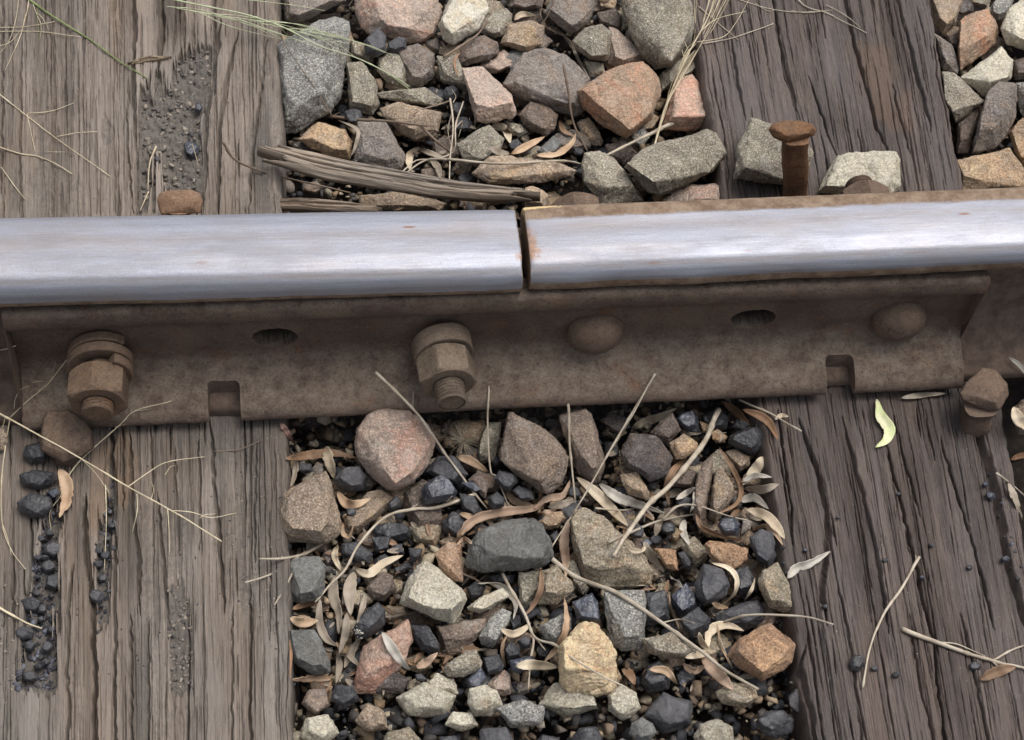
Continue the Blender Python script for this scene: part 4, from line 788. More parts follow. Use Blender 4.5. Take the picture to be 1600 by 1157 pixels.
COALS = [
(3,'coam','pointed coal lump below the wide pink stone, upper bed',[(568,65),(582,50),(591,44),(604,56),(604,82),(588,91),(571,85)]),
(3,'coam','oval coal lump below the wide pink stone, right of pointed one',[(606,68),(623,57),(635,60),(635,76),(618,84),(604,79)]),
(2,'coal','upper coal bit in the twig tangle, upper bed',circ(706,146,15)), (2,'coal','coal bit in the twig tangle left of elongated pink stone',circ(716,170,14)),
(2,'coal','lower coal bit behind the twig tangle, upper bed',circ(724,196,15)), (2,'coal','coal bit beneath the tall olive stone',circ(553,181,16)),
(2,'coal','coal bit by the two arched tan leaves',circ(806,228,12)), (1,'coal','coal bit left of the long flat tan stone',circ(729,279,14)),
(1,'coal','coal bit beside the tan chip at the rail gap',circ(852,293,11)), (1,'coal','small coal bit above the olive tapering stone',circ(904,237,9)),
(3,'coam','round coal lump left of the pink red boulder',[(520,750),(538,730),(562,728),(572,746),(568,766),(546,770),(526,760)]),
(4,'coal','tiny coal bit resting on the tan block',circ(549,802,9)), (3,'coal','small coal lump below pink red boulder tip',[(604,788),(620,774),(628,780),(626,794),(608,802)]),
(4,'coas','glittering silvery coal lump below the pink red boulder',[(657,766),(666,754),(688,740),(702,750),(716,770),(710,782),(690,780),(662,790)]),
(3,'coam','flat dark coal slab behind the glittering lump',[(662,738),(684,712),(710,714),(732,742),(714,758),(690,750)]),
(2,'coal','large smooth coal lump left of the long tan leaf',[(690,816),(706,800),(730,804),(742,818),(726,838),(706,842),(692,830)]),
(2,'coal','curved coal lump between two curled leaves, left side',[(580,826),(600,816),(630,818),(644,828),(642,842),(590,852)]),
(3,'coal','coal lump right of the glittering one, under the thin twig',[(716,770),(740,776),(755,800),(745,812),(722,798)]),
(3,'coas','coal lump with bright blue face, under the plate at right',[(1055,655),(1066,645),(1082,641),(1092,651),(1091,668),(1074,676),(1063,668)]),
(2,'coal','black coal lump in shadow at the thick twig end',[(1095,650),(1120,640),(1139,650),(1135,672),(1118,674),(1100,662)]),
(3,'coal','largest coal lump, against the right sleeper',[(1139,681),(1165,668),(1184,666),(1196,681),(1192,700),(1180,714),(1154,704),(1137,693)],dict(h=14)),
(4,'coas','shiny round coal lump right of the upright pair',[(1120,822),(1127,810),(1148,807),(1158,820),(1152,837),(1131,837)]),
(1,'coal','coal lump under curled leaves by right sleeper',[(1177,774),(1194,771),(1207,786),(1205,801),(1188,790)]),
(4,'coam','long matte coal lump on the right sleeper edge',[(1171,840),(1190,826),(1207,832),(1215,870),(1203,890),(1183,876),(1173,855)]),
(2,'coal','narrow coal bit right of the small orange block',[(1058,864),(1068,860),(1083,886),(1079,894),(1066,888)]),
(4,'coam','big round matte coal lump below the six sided stone',[(1083,912),(1099,880),(1129,888),(1141,915),(1133,933),(1099,947),(1087,933)],dict(h=14)),
(3,'coal','coal lump inside the looped beige leaf',[(1145,892),(1169,884),(1181,906),(1185,925),(1157,931),(1147,916)]),
(3,'coas','bluish coal lump right of the narrow standing leaf',[(1048,931),(1071,910),(1087,928),(1089,951),(1060,967),(1050,951)]),
(4,'coal','coal lump just below the bluish one',[(1060,970),(1091,948),(1111,967),(1107,985),(1083,997),(1067,983)]),
(3,'coal','coal lump touching the speckled granite block',[(1008,926),(1040,921),(1046,945),(1046,969),(1016,981),(1006,979)]),
(2,'coam','wide flat coal slab under the arching thin twig',[(1115,963),(1159,943),(1185,937),(1197,951),(1195,969),(1169,983),(1159,989),(1119,977)]),
(2,'coal','bottom coal lump right of the golden boulder',[(1000,1068),(1012,1040),(1030,1032),(1052,1048),(1045,1078),(1010,1085)]),
(1,'coal','bottom coal bit under the thick pale stick',circ(1070,1058,17)),
(3,'slat','big blocky dark coal at the left sleeper, lower of two',[(452,984),(490,983),(502,1002),(516,1036),(516,1050),(494,1056),(480,1050),(456,1035)]),
(4,'coal','long coal lump with a white fleck on its end',[(550,984),(570,956),(590,940),(604,952),(602,976),(578,998),(558,1000)]),
(3,'coal','coal lump between salmon stone and dull tan stone',[(638,976),(666,976),(686,1010),(686,1024),(656,1016)]),
(4,'coas','coal cube below the slate boulder right end',[(893,940),(925,927),(935,940),(937,976),(925,972),(901,970)]),
(3,'coal','rounded coal bit in the fork of the thin twig',[(806,1003),(819,994),(830,1001),(828,1012),(819,1016)]),
(3,'coal','coal lump left of the twig fork',[(786,1015),(796,1002),(812,1012),(814,1028),(794,1032)]),
(3,'coas','blue faced coal lump below the twig fork',[(794,1032),(833,1024),(836,1034),(812,1054),(800,1050)]),
(3,'coal','coal lump above the salmon pebble at the bottom',[(753,1027),(780,1022),(788,1040),(784,1050),(762,1056)]),
(3,'coas','coal bit at the bottom, left of the salmon pebble',[(728,1062),(752,1044),(760,1058),(752,1078),(732,1080)]),
(3,'coam','coal lump below the kite shaped stone, left of two',[(770,748),(780,736),(806,740),(810,754),(797,768),(785,765)]),
(3,'coam','coal lump below the kite shaped stone, right of two',[(800,767),(810,758),(831,767),(835,782),(816,784)]),
(3,'coal','dark coal lump under the hanging straw tip',[(760,780),(776,768),(789,778),(788,792),(768,798)]),
(3,'coas','flat coal bit right of the glittering lump',[(720,754),(735,752),(752,768),(740,772)]),
(2,'coal','coal bit beside the narrow tan leaf, centre',[(858,838),(870,828),(876,842),(866,852)]),
(2,'coal','coal bit just right of the tan block below dark plate stone',circ(1020,760,10)), (2,'coal','coal bit under the small white leaf scraps',circ(1070,786,15)),
(3,'coal','round coal bit beneath the thin arching twig',circ(1045,826,13)), (3,'coam','coal bit right of the big olive tan stone',circ(996,830,13)),
(3,'coas','small bright coal bit beside grey leaf scrap',circ(1010,850,9)), (2,'coal','coal bit left of the thick twig foot',circ(976,836,9)),
(2,'coal','coal bit at the upper end of small orange block',circ(1025,845,11)),
(2,'coam','coal slab at the left, above the grey curled leaves',[(534,850),(558,846),(582,866),(578,882),(560,880),(534,864)]),
(3,'coal','coal bit right above the pale boulder peak',[(638,856),(660,858),(658,872),(642,880)]),
(2,'coal','coal bit left of the pale boulder top',[(614,890),(640,878),(644,888),(620,900)]),
(2,'coal','coal bit between curled leaf rings, left centre',[(580,840),(612,838),(606,860),(588,864)]),
(2,'coal','coal chunk directly above the beige leaf, left centre',[(612,852),(628,850),(632,868),(606,866)]),
(3,'coal','coal bit left of the pale stone at the bottom',[(648,1054),(658,1052),(668,1062),(660,1066),(650,1064)]),
(2,'coas','coal bit below the dull tan stone',[(668,1004),(688,1010),(682,1028),(668,1026)]),
(2,'coal','coal bit under the slate boulder left end',[(728,920),(745,905),(760,915),(752,935),(735,938)]),
(2,'coal','coal bit in the gap under the slate boulder',[(760,900),(785,895),(806,898),(802,912),(770,914)]),
(2,'coal','coal bit left of the pale grey wedge',[(795,965),(812,960),(815,978),(800,990)]),
(1,'coal','coal bit above the pale grey wedge',circ(850,958,14)), (1,'coal','coal bit in the gap right of the wedge',circ(850,1020,15)),
(2,'coal','coal bit above the largest coal lump',[(1142,668),(1150,655),(1168,660),(1172,668),(1160,676)]),
(2,'coal','coal bit left of straw bunch near the oblong stone',circ(958,708,12)), (2,'coal','coal bit below the oblong stone end',circ(896,770,12)),
]
for i, r in enumerate(COALS):
    ly, mt, lb, poly = r[:4]; o = dict(r[4]) if len(r) > 4 else {}
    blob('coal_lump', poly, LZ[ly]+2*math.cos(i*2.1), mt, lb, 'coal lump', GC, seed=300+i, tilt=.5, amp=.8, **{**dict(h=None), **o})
SLC = [('dark coal lump below the left spike, upper of two big ones',[(28,742),(50,733),(85,738),(92,748),(82,760),(55,766),(35,760)],'coal'),
('dark coal lump on the left sleeper beside the orange leaf',[(25,785),(48,770),(80,776),(84,790),(72,808),(50,812),(30,800)],'coal'),
('small glossy coal bit wedged between two larger lumps',[(70,770),(88,762),(95,772),(82,780)],'coas'),
('coal lump half hidden under the left spike head',[(34,712),(40,696),(62,690),(74,705),(70,722),(48,726)],'coal')]
for i, (lb, poly, mt) in enumerate(SLC): blob('coal_lump', poly, 6, mt, lb, 'coal lump', 'coal lumps on the left sleeper', base=-1, seed=500+i, h=8, amp=.8)
SMALL = [(66,842,13),(82,858,15),(76,886,12),(84,910,11),(58,902,9),(70,872,9),(50,945,15),(66,952,9),(38,990,13),(80,932,9),(56,928,9),(74,1012,8),(60,1042,9),(46,1058,9),(64,968,9),(80,985,9),(60,872,7),(78,834,8),(45,1010,8),(72,1035,8),
 (153,882,13),(153,862,9),(160,904,9),(151,932,9),(158,948,7),(168,842,7),(164,868,7),(172,800,6),(174,822,6),(176,780,5)]
for i, (x, y, r) in enumerate(SMALL):
    blob('coal_crumb', circ(x, y, r*(.8, 1.25, 1.0, 1.4, .7)[i % 5], 5+i % 3, i, .7+.1*(i % 4)), -5+(i % 3), ('coal', 'coam', 'coam')[i % 3], 'small coal crumb filling a split in the lower left sleeper', 'coal crumb', 'coal crumbs in the splits of the left sleeper', seed=600+i, h=3+r*.25, vox=.5, amp=.7)
ROW = [((98,212),'grey coal bit lying in the crumbled hollow, upper left sleeper',9),]
blob('coal_lump', [(286,228),(292,222),(305,222),(312,230),(310,240),(300,247),(290,240)], 0, 'coas', 'blue grey coal bit in the hollow of the upper left sleeper', 'coal lump', 'coal lumps on the left sleeper', seed=700)
blob('coal_lump', [(305,165),(312,158),(317,170),(312,178),(304,172)], 0, 'coas', 'tiny pale blue coal flake in the upper left sleeper hollow', 'coal lump', 'coal lumps on the left sleeper', seed=701)
RS = [(1548,775,9,'coas'),(1540,757,5,'coas'),(1523,1042,11,'coal'),(1310,808,4,'coam'),(1383,876,6,'coal'),(1455,852,5,'coal'),(1441,903,5,'coas'),(1515,887,6,'coal'),(1571,874,8,'coas'),(1404,772,4,'coas'),(1289,948,6,'coal'),(1366,1045,7,'coal'),(1400,1055,7,'coal'),(1590,905,5,'coal'),(1258,860,4,'coas')]
for i, (x, y, r, mt) in enumerate(RS):
    blob('coal_crumb', circ(x, y, r, 6, i+40), 1.5, mt, 'tiny coal crumb scattered on the dark right sleeper', 'coal crumb', 'coal crumbs on the right sleeper', seed=720+i, h=3, vox=.45, amp=.6)
blob('coal_lump', [(1326,1036),(1334,1024),(1348,1024),(1352,1038),(1342,1050),(1330,1048)], 4, 'coal', 'black coal lump on the right sleeper by the curved twig', 'coal lump', None, base=-1, seed=740)
# filler stones that show only between and below the named ones
rg = random.Random(77); fillm = ['brow', 'dark', 'brgr', 'tan', 'oliv', 'coam', 'coal', 'brow2', 'slat', 'ochr', 'oliv2', 'brow2', 'tan', 'oliv2']
def xedge(y, side):     # the beds' edges in photo pixels
    return 437+.017*y if side == 0 else 1095+.16*y
CNAME = dict(brow='brown', dark='dark', brgr='grey brown', tan='tan', oliv='olive', coal='black', coam='matte black', brow2='light brown', slat='slate grey', ochr='ochre', pink='pink', pale='pale', oliv2='olive tan', grey='grey', rust='rusty')
HERO = [(sum(p[0] for p in r[4])/len(r[4]), sum(p[1] for p in r[4])/len(r[4]), r[3]) for r in T]; USED = set()
def short(lb):
    w_ = lb.split(',')[0].split(); stop = {'the','of','at','in','by','a','and','with','to','on','its','left','right','upper','lower','beside','under','below','above','behind','over','just','near','for'}
    w_ = w_[:8]
    while w_ and w_[-1] in stop: w_.pop()
    return ' '.join(w_)
def rel(x, y, mt, noun, what):
    for hx_, hy_, lb in sorted(HERO, key=lambda q: (q[0]-x)**2+(q[1]-y)**2)[:4]:
        d = ('right of' if x > hx_ else 'left of') if abs(x-hx_) > abs(y-hy_) else ('below' if y > hy_ else 'above')
        s_ = f"{what} {CNAME[mt]} {noun} {d} the {short(lb)}"
        if s_ not in USED and len(s_.split()) <= 16: USED.add(s_); return s_
    return None
def fill(y0, y1, x0f, x1f, n, zr, sr, group, label, ms, name='ballast_stone', cat='stone'):
    k = 0; placed = []; tries = 0
    while k < n and tries < n*40:
        tries += 1
        y = rg.uniform(y0, y1); xa, xb = x0f(y), x1f(y); r = rg.uniform(*sr); x = rg.uniform(xa+r*.6, xb-r*.6)
        if any((x-a)**2+(y-b)**2 < ((r+c)*.76)**2 for a, b, c in placed): continue
        placed.append((x, y, r)); k += 1
        mt = rg.choice(ms); blob(name, circ(x, y, r, rg.choice((5, 6, 7)), k, rg.uniform(.55, 1)), rg.uniform(*zr), mt, rel(x, y, mt, 'stone', 'angular' if y0 > 1080 else 'half buried') or label, cat, group, seed=800+k, vox=max(.8, r/30))
fill(1082, 1240, lambda y: xedge(y, 0), lambda y: xedge(y, 1), 40, (-26, -6), (24, 58), 'ballast stones along the bottom of the bed', 'ballast stone at the bottom of the bed between the sleepers', ['tan', 'oliv', 'brow2', 'pale', 'oliv2', 'coal', 'coam', 'coal', 'grey', 'ochr', 'slat'])
fill(0, 330, lambda y: xedge(y, 0), lambda y: xedge(y, 1), 60, (-48, -38), (18, 34), 'half buried stones deep in the upper bed', 'half buried stone seen in the gaps of the upper bed', fillm)
fill(650, 1085, lambda y: xedge(y, 0), lambda y: xedge(y, 1), 125, (-38, -26), (14, 30), 'half buried stones deep in the lower bed', 'half buried stone seen in the gaps of the lower bed', fillm)
fill(0, 320, lambda y: 1455+.156*y, lambda y: 1720, 22, (-46, -36), (20, 36), 'half buried stones deep in the right bed', 'half buried stone seen in the gaps of the right bed', fillm)

# ---------------------------------------------------------------- spikes
def spike(label, outline, zc, h, shank_px, z0, z1, mat, w=8.5, top=None, seed=0, lean=0.0, base=None, sm=10, deep=.3):
    cu = sum(p[0] for p in outline)/len(outline); cv = sum(p[1] for p in outline)/len(outline); c = P(cu, cv, zc*.001)
    o = empty('rail_spike', P(shank_px[0], shank_px[1], z0*.001), label, 'rail spike', 'rail spikes'); bpy.context.view_layer.update()
    blob('head', outline, zc, mat, h=h, seed=seed, parent=o, smooth=sm, amp=.4, tilt=.35, vox=.9, deep=deep, top=top, base=base)
    a = P(shank_px[0], shank_px[1], z0*.001); b = P(shank_px[2], shank_px[3], z1*.001); d = (b-a); rows = []
    n = 40
    for i in range(n+1):
        t_ = i/n; ctr = a+d*t_; ww = w*(1+.05*math.sin(t_*9+seed)+(.12*max(0, (t_-.85)/.15)))
        q = []
        for k in range(24):
            an = 2*math.pi*k/24; cs, sn = math.cos(an), math.sin(an); f = (abs(cs)**4+abs(sn)**4)**(-.25)
            q.append((ctr.x+cs*f*ww*.001, ctr.y+sn*f*ww*.001, ctr.z))
        rows.append(q)
    V, Fc = loft(np.array(rows), True); finish(V, Fc, 'shank', mat, o, .45, seed)
spike('tall rusty spike standing proud of the sleeper beyond the rail', [(1200,203),(1206,194),(1225,188),(1250,188),(1268,193),(1277,203),(1274,212),(1255,218),(1228,224),(1208,216)], 92, 8, (1243, 330, 1242, 212), -6, 90, 'spiko', 11.2, deep=.5, sm=6, seed=2,
      top=[(1210,202,1),(1222,193,1.1),(1250,191,1.1),(1270,200,1),(1262,209,.8),(1230,212,.8)])
spike('low tan spike head peeping over the left rail', [(244,312),(250,301),(268,297),(300,297),(314,303),(318,316),(314,334),(250,336)], 30, 5, (280, 345, 280, 322), -6, 28, 'spikt', 9, seed=3)
spike('rusty spike with sloping head at the lower left plate corner', [(62,682),(66,654),(74,642),(108,640),(133,657),(146,676),(148,700),(130,714),(98,724),(64,706)], 20, 6, (104, 722, 104, 700), -8, 14, 'spike', 9, seed=4, base=4, sm=6, top=[(66,682,1),(70,656,1.2),(78,646,1.3),(108,645,1.3),(130,660,1.2),(142,678,1),(142,690,.8),(122,701,.7),(97,708,.7),(68,695,.8)])
spike('rusty spike with kite shaped head at the lower right', [(1498,614),(1508,598),(1534,574),(1556,578),(1575,600),(1576,618),(1562,642),(1548,644),(1518,634),(1502,626)], 34, 8, (1520, 668, 1530, 630), -8, 28, 'spike', 12, seed=5,
      top=[(1512,600,1),(1538,580,1),(1556,584,1),(1570,604,1),(1555,628,.9),(1528,620,.9)])
flush()
# ---------------------------------------------------------------- chips and crumbs nobody could count
def chips(name, spots, mat, label, seed, kind='stuff'):
    """spots: list of (world xyz, size mm)"""
    rs = np.random.RandomState(seed); base = []
    for k in range(14):
        bm = bmesh.new()
        for _ in range(11):
            v = rs.normal(size=3); v /= np.linalg.norm(v); v *= rs.uniform(.8, 1.1); v[2] *= .7; bm.verts.new(v)
        r = bmesh.ops.convex_hull(bm, input=bm.verts[:]); bmesh.ops.delete(bm, geom=list({g for g in r['geom_interior']+r['geom_unused'] if isinstance(g, bmesh.types.BMVert)}), context='VERTS')
        bmesh.ops.triangulate(bm, faces=bm.faces[:]); bmesh.ops.recalc_face_normals(bm, faces=bm.faces[:]); bm.verts.index_update()
        base.append((np.array([v.co[:] for v in bm.verts]), np.array([[v.index for v in f.verts] for f in bm.faces]))); bm.free()
    Vs, Fs, off = [], [], 0
    for (p, s) in spots:
        V, Fc = base[rs.randint(14)]; a, b = rs.uniform(0, 6.3), rs.uniform(-.6, .6); ca, sa, cb, sb = math.cos(a), math.sin(a), math.cos(b), math.sin(b)
        R = np.array([[ca, -sa, 0], [sa, ca, 0], [0, 0, 1]]) @ np.array([[1, 0, 0], [0, cb, -sb], [0, sb, cb]])
        V = (V*np.array([1, rs.uniform(.6, 1), rs.uniform(.6, 1)])) @ R.T*(s*.0005)+np.array(p); Vs.append(V); Fs.append(Fc+off); off += len(V)
    me = np_mesh(name, np.concatenate(Vs), np.concatenate(Fs), False); o = link(name, me, mat, loc=(0, 0, 0)); tag(o, label, 'gravel' if 'coal' not in name else 'coal dust', kind=kind); return o
rg = random.Random(5)
def bed(n, ys, xa, xb, zr, sr):
    out = []
    for _ in range(n):
        y = rg.uniform(*ys); z = rg.uniform(*zr)*.001; out.append((P(rg.uniform(xa(y), xb(y)), y, z), rg.uniform(*sr)*rg.choice((.6, 1, 1, 1.5)))) 
    return out
E0 = lambda y: xedge(y, 0); E1 = lambda y: xedge(y, 1)
sp = bed(3800, (-160, 420), E0, E1, (-62, -42), (5, 14)) + bed(5200, (560, 1330), E0, E1, (-56, -32), (4, 13)) + bed(900, (640, 1330), E0, E1, (-40, -24), (7, 17)) + bed(350, (-160, 330), E0, E1, (-46, -32), (8, 18)) + bed(1300, (-160, 420), lambda y: 1452+.156*y, lambda y: 1800, (-62, -42), (5, 14)) + bed(600, (400, 1300), lambda y: 1500+.156*y, lambda y: 1860, (-62, -30), (5, 14))
chips('gravel', sp, 'chips', 'dark gravel chips filling the bed under the stones', 3)
far = []
for _ in range(8500):
    q_ = _ % 2; x, y = (rg.uniform(-1.6, 1.7), rg.uniform(-1.3, 1.6)) if q_ else (rg.uniform(-.9, 1.0), rg.uniform(-.75, .85)); u, v = proj((x, y, -.03))
    if -60 < u < 1660 and -60 < v < 1240: continue
    if abs(x-(-.27)) < .14+.02 or abs(x-.40-.1*y) < .14: 
        if abs(y) < .8: continue
    far.append(((x, y, rg.uniform(-.07, -.03)), rg.uniform(28, 60)))
chips('ballast_gravel', far, 'bigchips', 'coarse ballast stretching away beyond the two sleepers', 4)
bpy.context.view_layer.update(); DG = bpy.context.evaluated_depsgraph_get()
def hit(px, py):
    ok, loc, nor, idx, ob, mx = SC.ray_cast(DG, CAM, raydir(px, py).normalized()); return loc if ok else P(px, py, -.05)
# crumbs on the left sleeper's hollows and scattered coal dust
cr, cc = [], []
def scat(lst, poly, n, sr, up=.0):
    xs = [p[0] for p in poly]; ys = [p[1] for p in poly]
    U = np.array([rg.uniform(min(xs), max(xs)) for _ in range(n)]); V = np.array([rg.uniform(min(ys), max(ys)) for _ in range(n)]); sd = poly_sd(poly, U, V)
    for u, v, s in zip(U, V, sd):
        if s < -1:
            ok, q, _, _, ob, _ = SC.ray_cast(DG, CAM, raydir(u, v).normalized())
            if ok and (ob.name.startswith('railway_sleeper') or q.z < -.026): lst.append((q+Vector((0, 0, up)), rg.uniform(*sr)))
scat(cr, [(222,150),(262,140),(275,92),(330,75),(333,108),(319,190),(311,300),(262,318),(247,240),(240,325),(219,325)], 330, (2, 9))
scat(cr, [(385,650),(440,650),(452,1000),(360,980),(350,800)], 320, (.8, 2.6)); scat(cr, [(262,920),(284,905),(300,960),(303,1080),(264,1080)], 160, (1.5, 5))
scat(cr, [(0,900),(40,930),(60,1080),(0,1080)], 120, (1, 3.5)); scat(cr, [(390,200),(438,150),(440,320),(392,320)], 160, (.7, 2.2)); scat(cr, [(0,0),(430,0),(430,320),(0,320)], 120, (.7, 1.8))
scat(cr, [(1120,150),(1200,150),(1210,300),(1120,300)], 60, (.7, 2)); scat(cr, [(1200,650),(1590,640),(1640,1080),(1260,1080)], 150, (.7, 2))
chips('dirt_crumbs', cr, 'dirtchips', 'crumbled grey dirt in the hollows of the sleepers', 6)
scat(cc, [(70,775),(94,770),(92,850),(90,950),(84,1080),(22,1080),(40,960),(48,880),(62,830)], 620, (2, 7.5)); scat(cc, [(144,880),(152,830),(166,790),(178,720),(182,830),(168,960),(154,1000)], 260, (1.8, 6))
scat(cc, [(0,0),(430,0),(430,320),(0,320)], 60, (.8, 2.4)); scat(cc, [(20,680),(440,680),(450,1080),(0,1080)], 160, (.8, 2.6)); scat(cc, [(1540,740),(1560,740),(1600,900),(1580,920)], 60, (1.5, 5))
scat(cc, [(450,840),(1230,840),(1240,1080),(455,1080)], 700, (2, 8)); scat(cc, [(700,680),(1190,650),(1200,850),(680,860)], 260, (2, 6))
chips('coal_grit', cc, 'coalchips', 'fine coal grit in the splits and between stones', 7)
bpy.context.view_layer.update(); DG = bpy.context.evaluated_depsgraph_get()

# ---------------------------------------------------------------- leaves, twigs and grass laid over what is there
def catmull(pts, n):
    p = [np.array(q, float) for q in pts]; p = [2*p[0]-p[1]]+p+[2*p[-1]-p[-2]]; out = []
    m = len(p)-3
    for i in range(m):
        k = n//m + (1 if i < n % m else 0)
        for j in range(k):
            t = j/k; a, b, c, d = p[i:i+4]
            out.append(.5*((2*b)+(-a+c)*t+(2*a-5*b+4*c-d)*t*t+(-a+3*b-3*c+d)*t**3))
    out.append(p[-2]); return np.array(out)
def drape(px, soft, lift, stiff=False, ends=None):
    """heights for a path seen at pixels px, resting on the surfaces there"""
    zh = np.array([min(hit(u, v).z, .20) for u, v in px]); n = len(zh)
    if stiff:
        t = np.linspace(0, 1, n); A = np.stack([np.ones(n), t], 1); co, *_ = np.linalg.lstsq(A, zh, rcond=None); z = A @ co
        z = z*.7+np.convolve(np.pad(zh, 8, 'edge'), np.ones(17)/17, 'valid')*.3
        z = z+max(0, np.percentile(zh-z, 88))
        z = np.maximum(z, np.convolve(np.pad(np.maximum(zh, z), 3, 'edge'), np.ones(7)/7, 'valid'))
    else:
        k = np.exp(-np.linspace(-2, 2, 2*soft+1)**2); k /= k.sum(); mx = zh.copy()
        for i in range(n): mx[i] = zh[max(0, i-soft//2):i+soft//2+1].max()
        z = np.convolve(np.pad(mx, soft, 'edge'), k, 'valid')
    return z+lift
def tube_mesh(name, W, rad, seg=7):
    W = np.array(W); n = len(W); T_ = np.gradient(W, axis=0); T_ /= np.linalg.norm(T_, axis=1)[:, None]+1e-12
    up = np.array([.13, .21, .97]); rows = []
    for i in range(n):
        a = np.cross(T_[i], up); a /= np.linalg.norm(a)+1e-9; b = np.cross(T_[i], a); q = np.linspace(0, 2*math.pi, seg, endpoint=False)
        rows.append(W[i]+rad[i]*(np.cos(q)[:, None]*a+np.sin(q)[:, None]*b))
    V, Fc = loft(np.array(rows), True); k = len(V); V = np.concatenate([V, W[:1], W[-1:]])
    c0 = [[(i+1) % seg, i, k, k] for i in range(seg)]; o = (n-1)*seg; c1 = [[o+i, o+(i+1) % seg, k+1, k+1] for i in range(seg)]
    return V, list(map(list, Fc))+[q[:3] for q in c0]+[q[:3] for q in c1]
def py_mesh(name, parts):
    V, Fa, off = [], [], 0
    for v, f in parts: V += [tuple(map(float, q)) for q in v]; Fa += [[int(i)+off for i in g] for g in f]; off += len(v)
    me = bpy.data.meshes.new(name); me.from_pydata(V, [], Fa); me.polygons.foreach_set('use_smooth', [True]*len(Fa)); me.update(); return me
PXM = 2.0e3   # photo pixels per metre near the ground
def path_tube(pts, r_px, taper=.55, lift=None, stiff=True, zadd=None, seed=0, kink=1.0, zfix=None):
    L = sum(math.hypot(b[0]-a[0], b[1]-a[1]) for a, b in zip(pts, pts[1:])); n = max(8, int(L/7)); c = catmull(pts, n)
    c[:, 0] += kink*vn(np.arange(len(c))/4., seed*3.1, 1, 3); c[:, 1] += kink*vn(np.arange(len(c))/4., seed*2.3, 2, 3)
    z = drape(c, 4, 0, stiff) if zfix is None else np.interp(np.linspace(0, 1, len(c)), np.linspace(0, 1, len(zfix)), zfix)
    z = z+(r_px/PXM if lift is None else lift)
    if zadd is not None: z = z+np.interp(np.linspace(0, 1, len(c)), np.linspace(0, 1, len(zadd)), zadd)
    W = [P(u, v, zz) for (u, v), zz in zip(c, z)]; rad = r_px/PXM*np.linspace(1, taper, len(c))*(1+.12*vn(np.arange(len(c))/2., seed, 5, 4))
    nodes = (np.arange(len(c)) % 9 == 4); rad = rad*(1+.4*nodes*(vn(np.arange(len(c))*.7, seed, 8, 4) > -.2))
    return tube_mesh('t', W, rad), (c, z)
def twig(label, paths, mat='twig', name='twig', cat='twig', group='dry twigs on the ballast', seed=0, **k):
    """paths: list of (pts, radius px); the first is the stem, the others its branches"""
    parts = []; stem = None
    for i, (pts, r) in enumerate(paths):
        kw = dict(k)
        if i and stem is not None:
            c, z = stem; j = int(np.argmin((c[:, 0]-pts[0][0])**2+(c[:, 1]-pts[0][1])**2)); e = z[j]
            zz = drape(catmull(pts, 10), 3, 0, True); kw['zfix'] = [e, e*.6+zz[5]*.4 if e < .02 else max(zz[5], e*.7), max(zz[-1], zz[-1])+.001]; kw['lift'] = 0.0; kw.pop('zadd', None)
        m, st = path_tube(pts, r, seed=seed+i*3, **kw); parts.append(m)
        if i == 0: stem = st
    o = link(name, py_mesh(name, parts), mat); tag(o, label, cat, group); return o
def leaf(label, pts, w, col, seed=0, cup=.25, roll=0.0, twist=0.0, lift=.0012, group='dry leaves on the ballast', flat=False, edge_tilt=None):
    L = sum(math.hypot(b[0]-a[0], b[1]-a[1]) for a, b in zip(pts, pts[1:])); n = max(14, int(L/4.5)); c = catmull(pts, n); n = len(c)
    rg = random.Random(seed*17+5); t = np.linspace(0, 1, n)
    z = drape(c, 3, lift) if flat else drape(c, 6, lift)
    z = z+(0 if flat else .0035)*np.abs(np.sin(t*math.pi*rg.uniform(.8, 1.6)+rg.uniform(0, 1)))
    wp = np.sin(np.pi*np.clip(t, 0, 1))**.62*(1-.25*t); wp = wp/wp.max()*(1+.06*vn(t*9, seed, 1, 2)); wp = np.maximum(wp, .07)
    W = np.array([P(u, v, zz)[:] for (u, v), zz in zip(c, z)]); T_ = np.gradient(W, axis=0); T_ /= np.linalg.norm(T_, axis=1)[:, None]
    view = -np.array(CF); rows = []; m = 9
    tilt0 = rg.uniform(-.5, .5) if edge_tilt is None else edge_tilt; tw = twist if twist else rg.uniform(-.5, .5)
    for i in range(n):
        side = np.cross(T_[i], view); side /= np.linalg.norm(side)+1e-9; nor = np.cross(side, T_[i]); nor /= np.linalg.norm(nor)
        if nor.dot(view) < 0: nor = -nor
        a = tilt0+tw*(t[i]-.5)*2+.25*float(vn(t[i]*4+.01, seed*1.3, 7, 2)); sd = side*math.cos(a)+nor*math.sin(a); nr = nor*math.cos(a)-side*math.sin(a)
        hw = w/PXM*.5*wp[i]; row = []
        for j in range(m):
            q = (j/(m-1)*2-1); ph = q*(cup*1.6+roll)
            k = (cup*1.6+roll); x = math.sin(ph)/k if abs(k) > .02 else q; y = (1-math.cos(ph))/k if abs(k) > .02 else 0
            y += .05*abs(q)*float(vn(t[i]*14+.3, q*2+.1, seed, 3)); y -= .08*math.exp(-(q/.12)**2)
            row.append(W[i]+sd*hw*x+nr*hw*y)
        rows.append(row)
    V, Fc = loft(np.array(rows)); me = np_mesh('leaf', V, Fc)
    o = link('leaf', me, 'leaf_'+col); so = o.modifiers.new('thickness', 'SOLIDIFY'); so.thickness = .00035; so.offset = 0; tag(o, label, 'leaf', group); return o

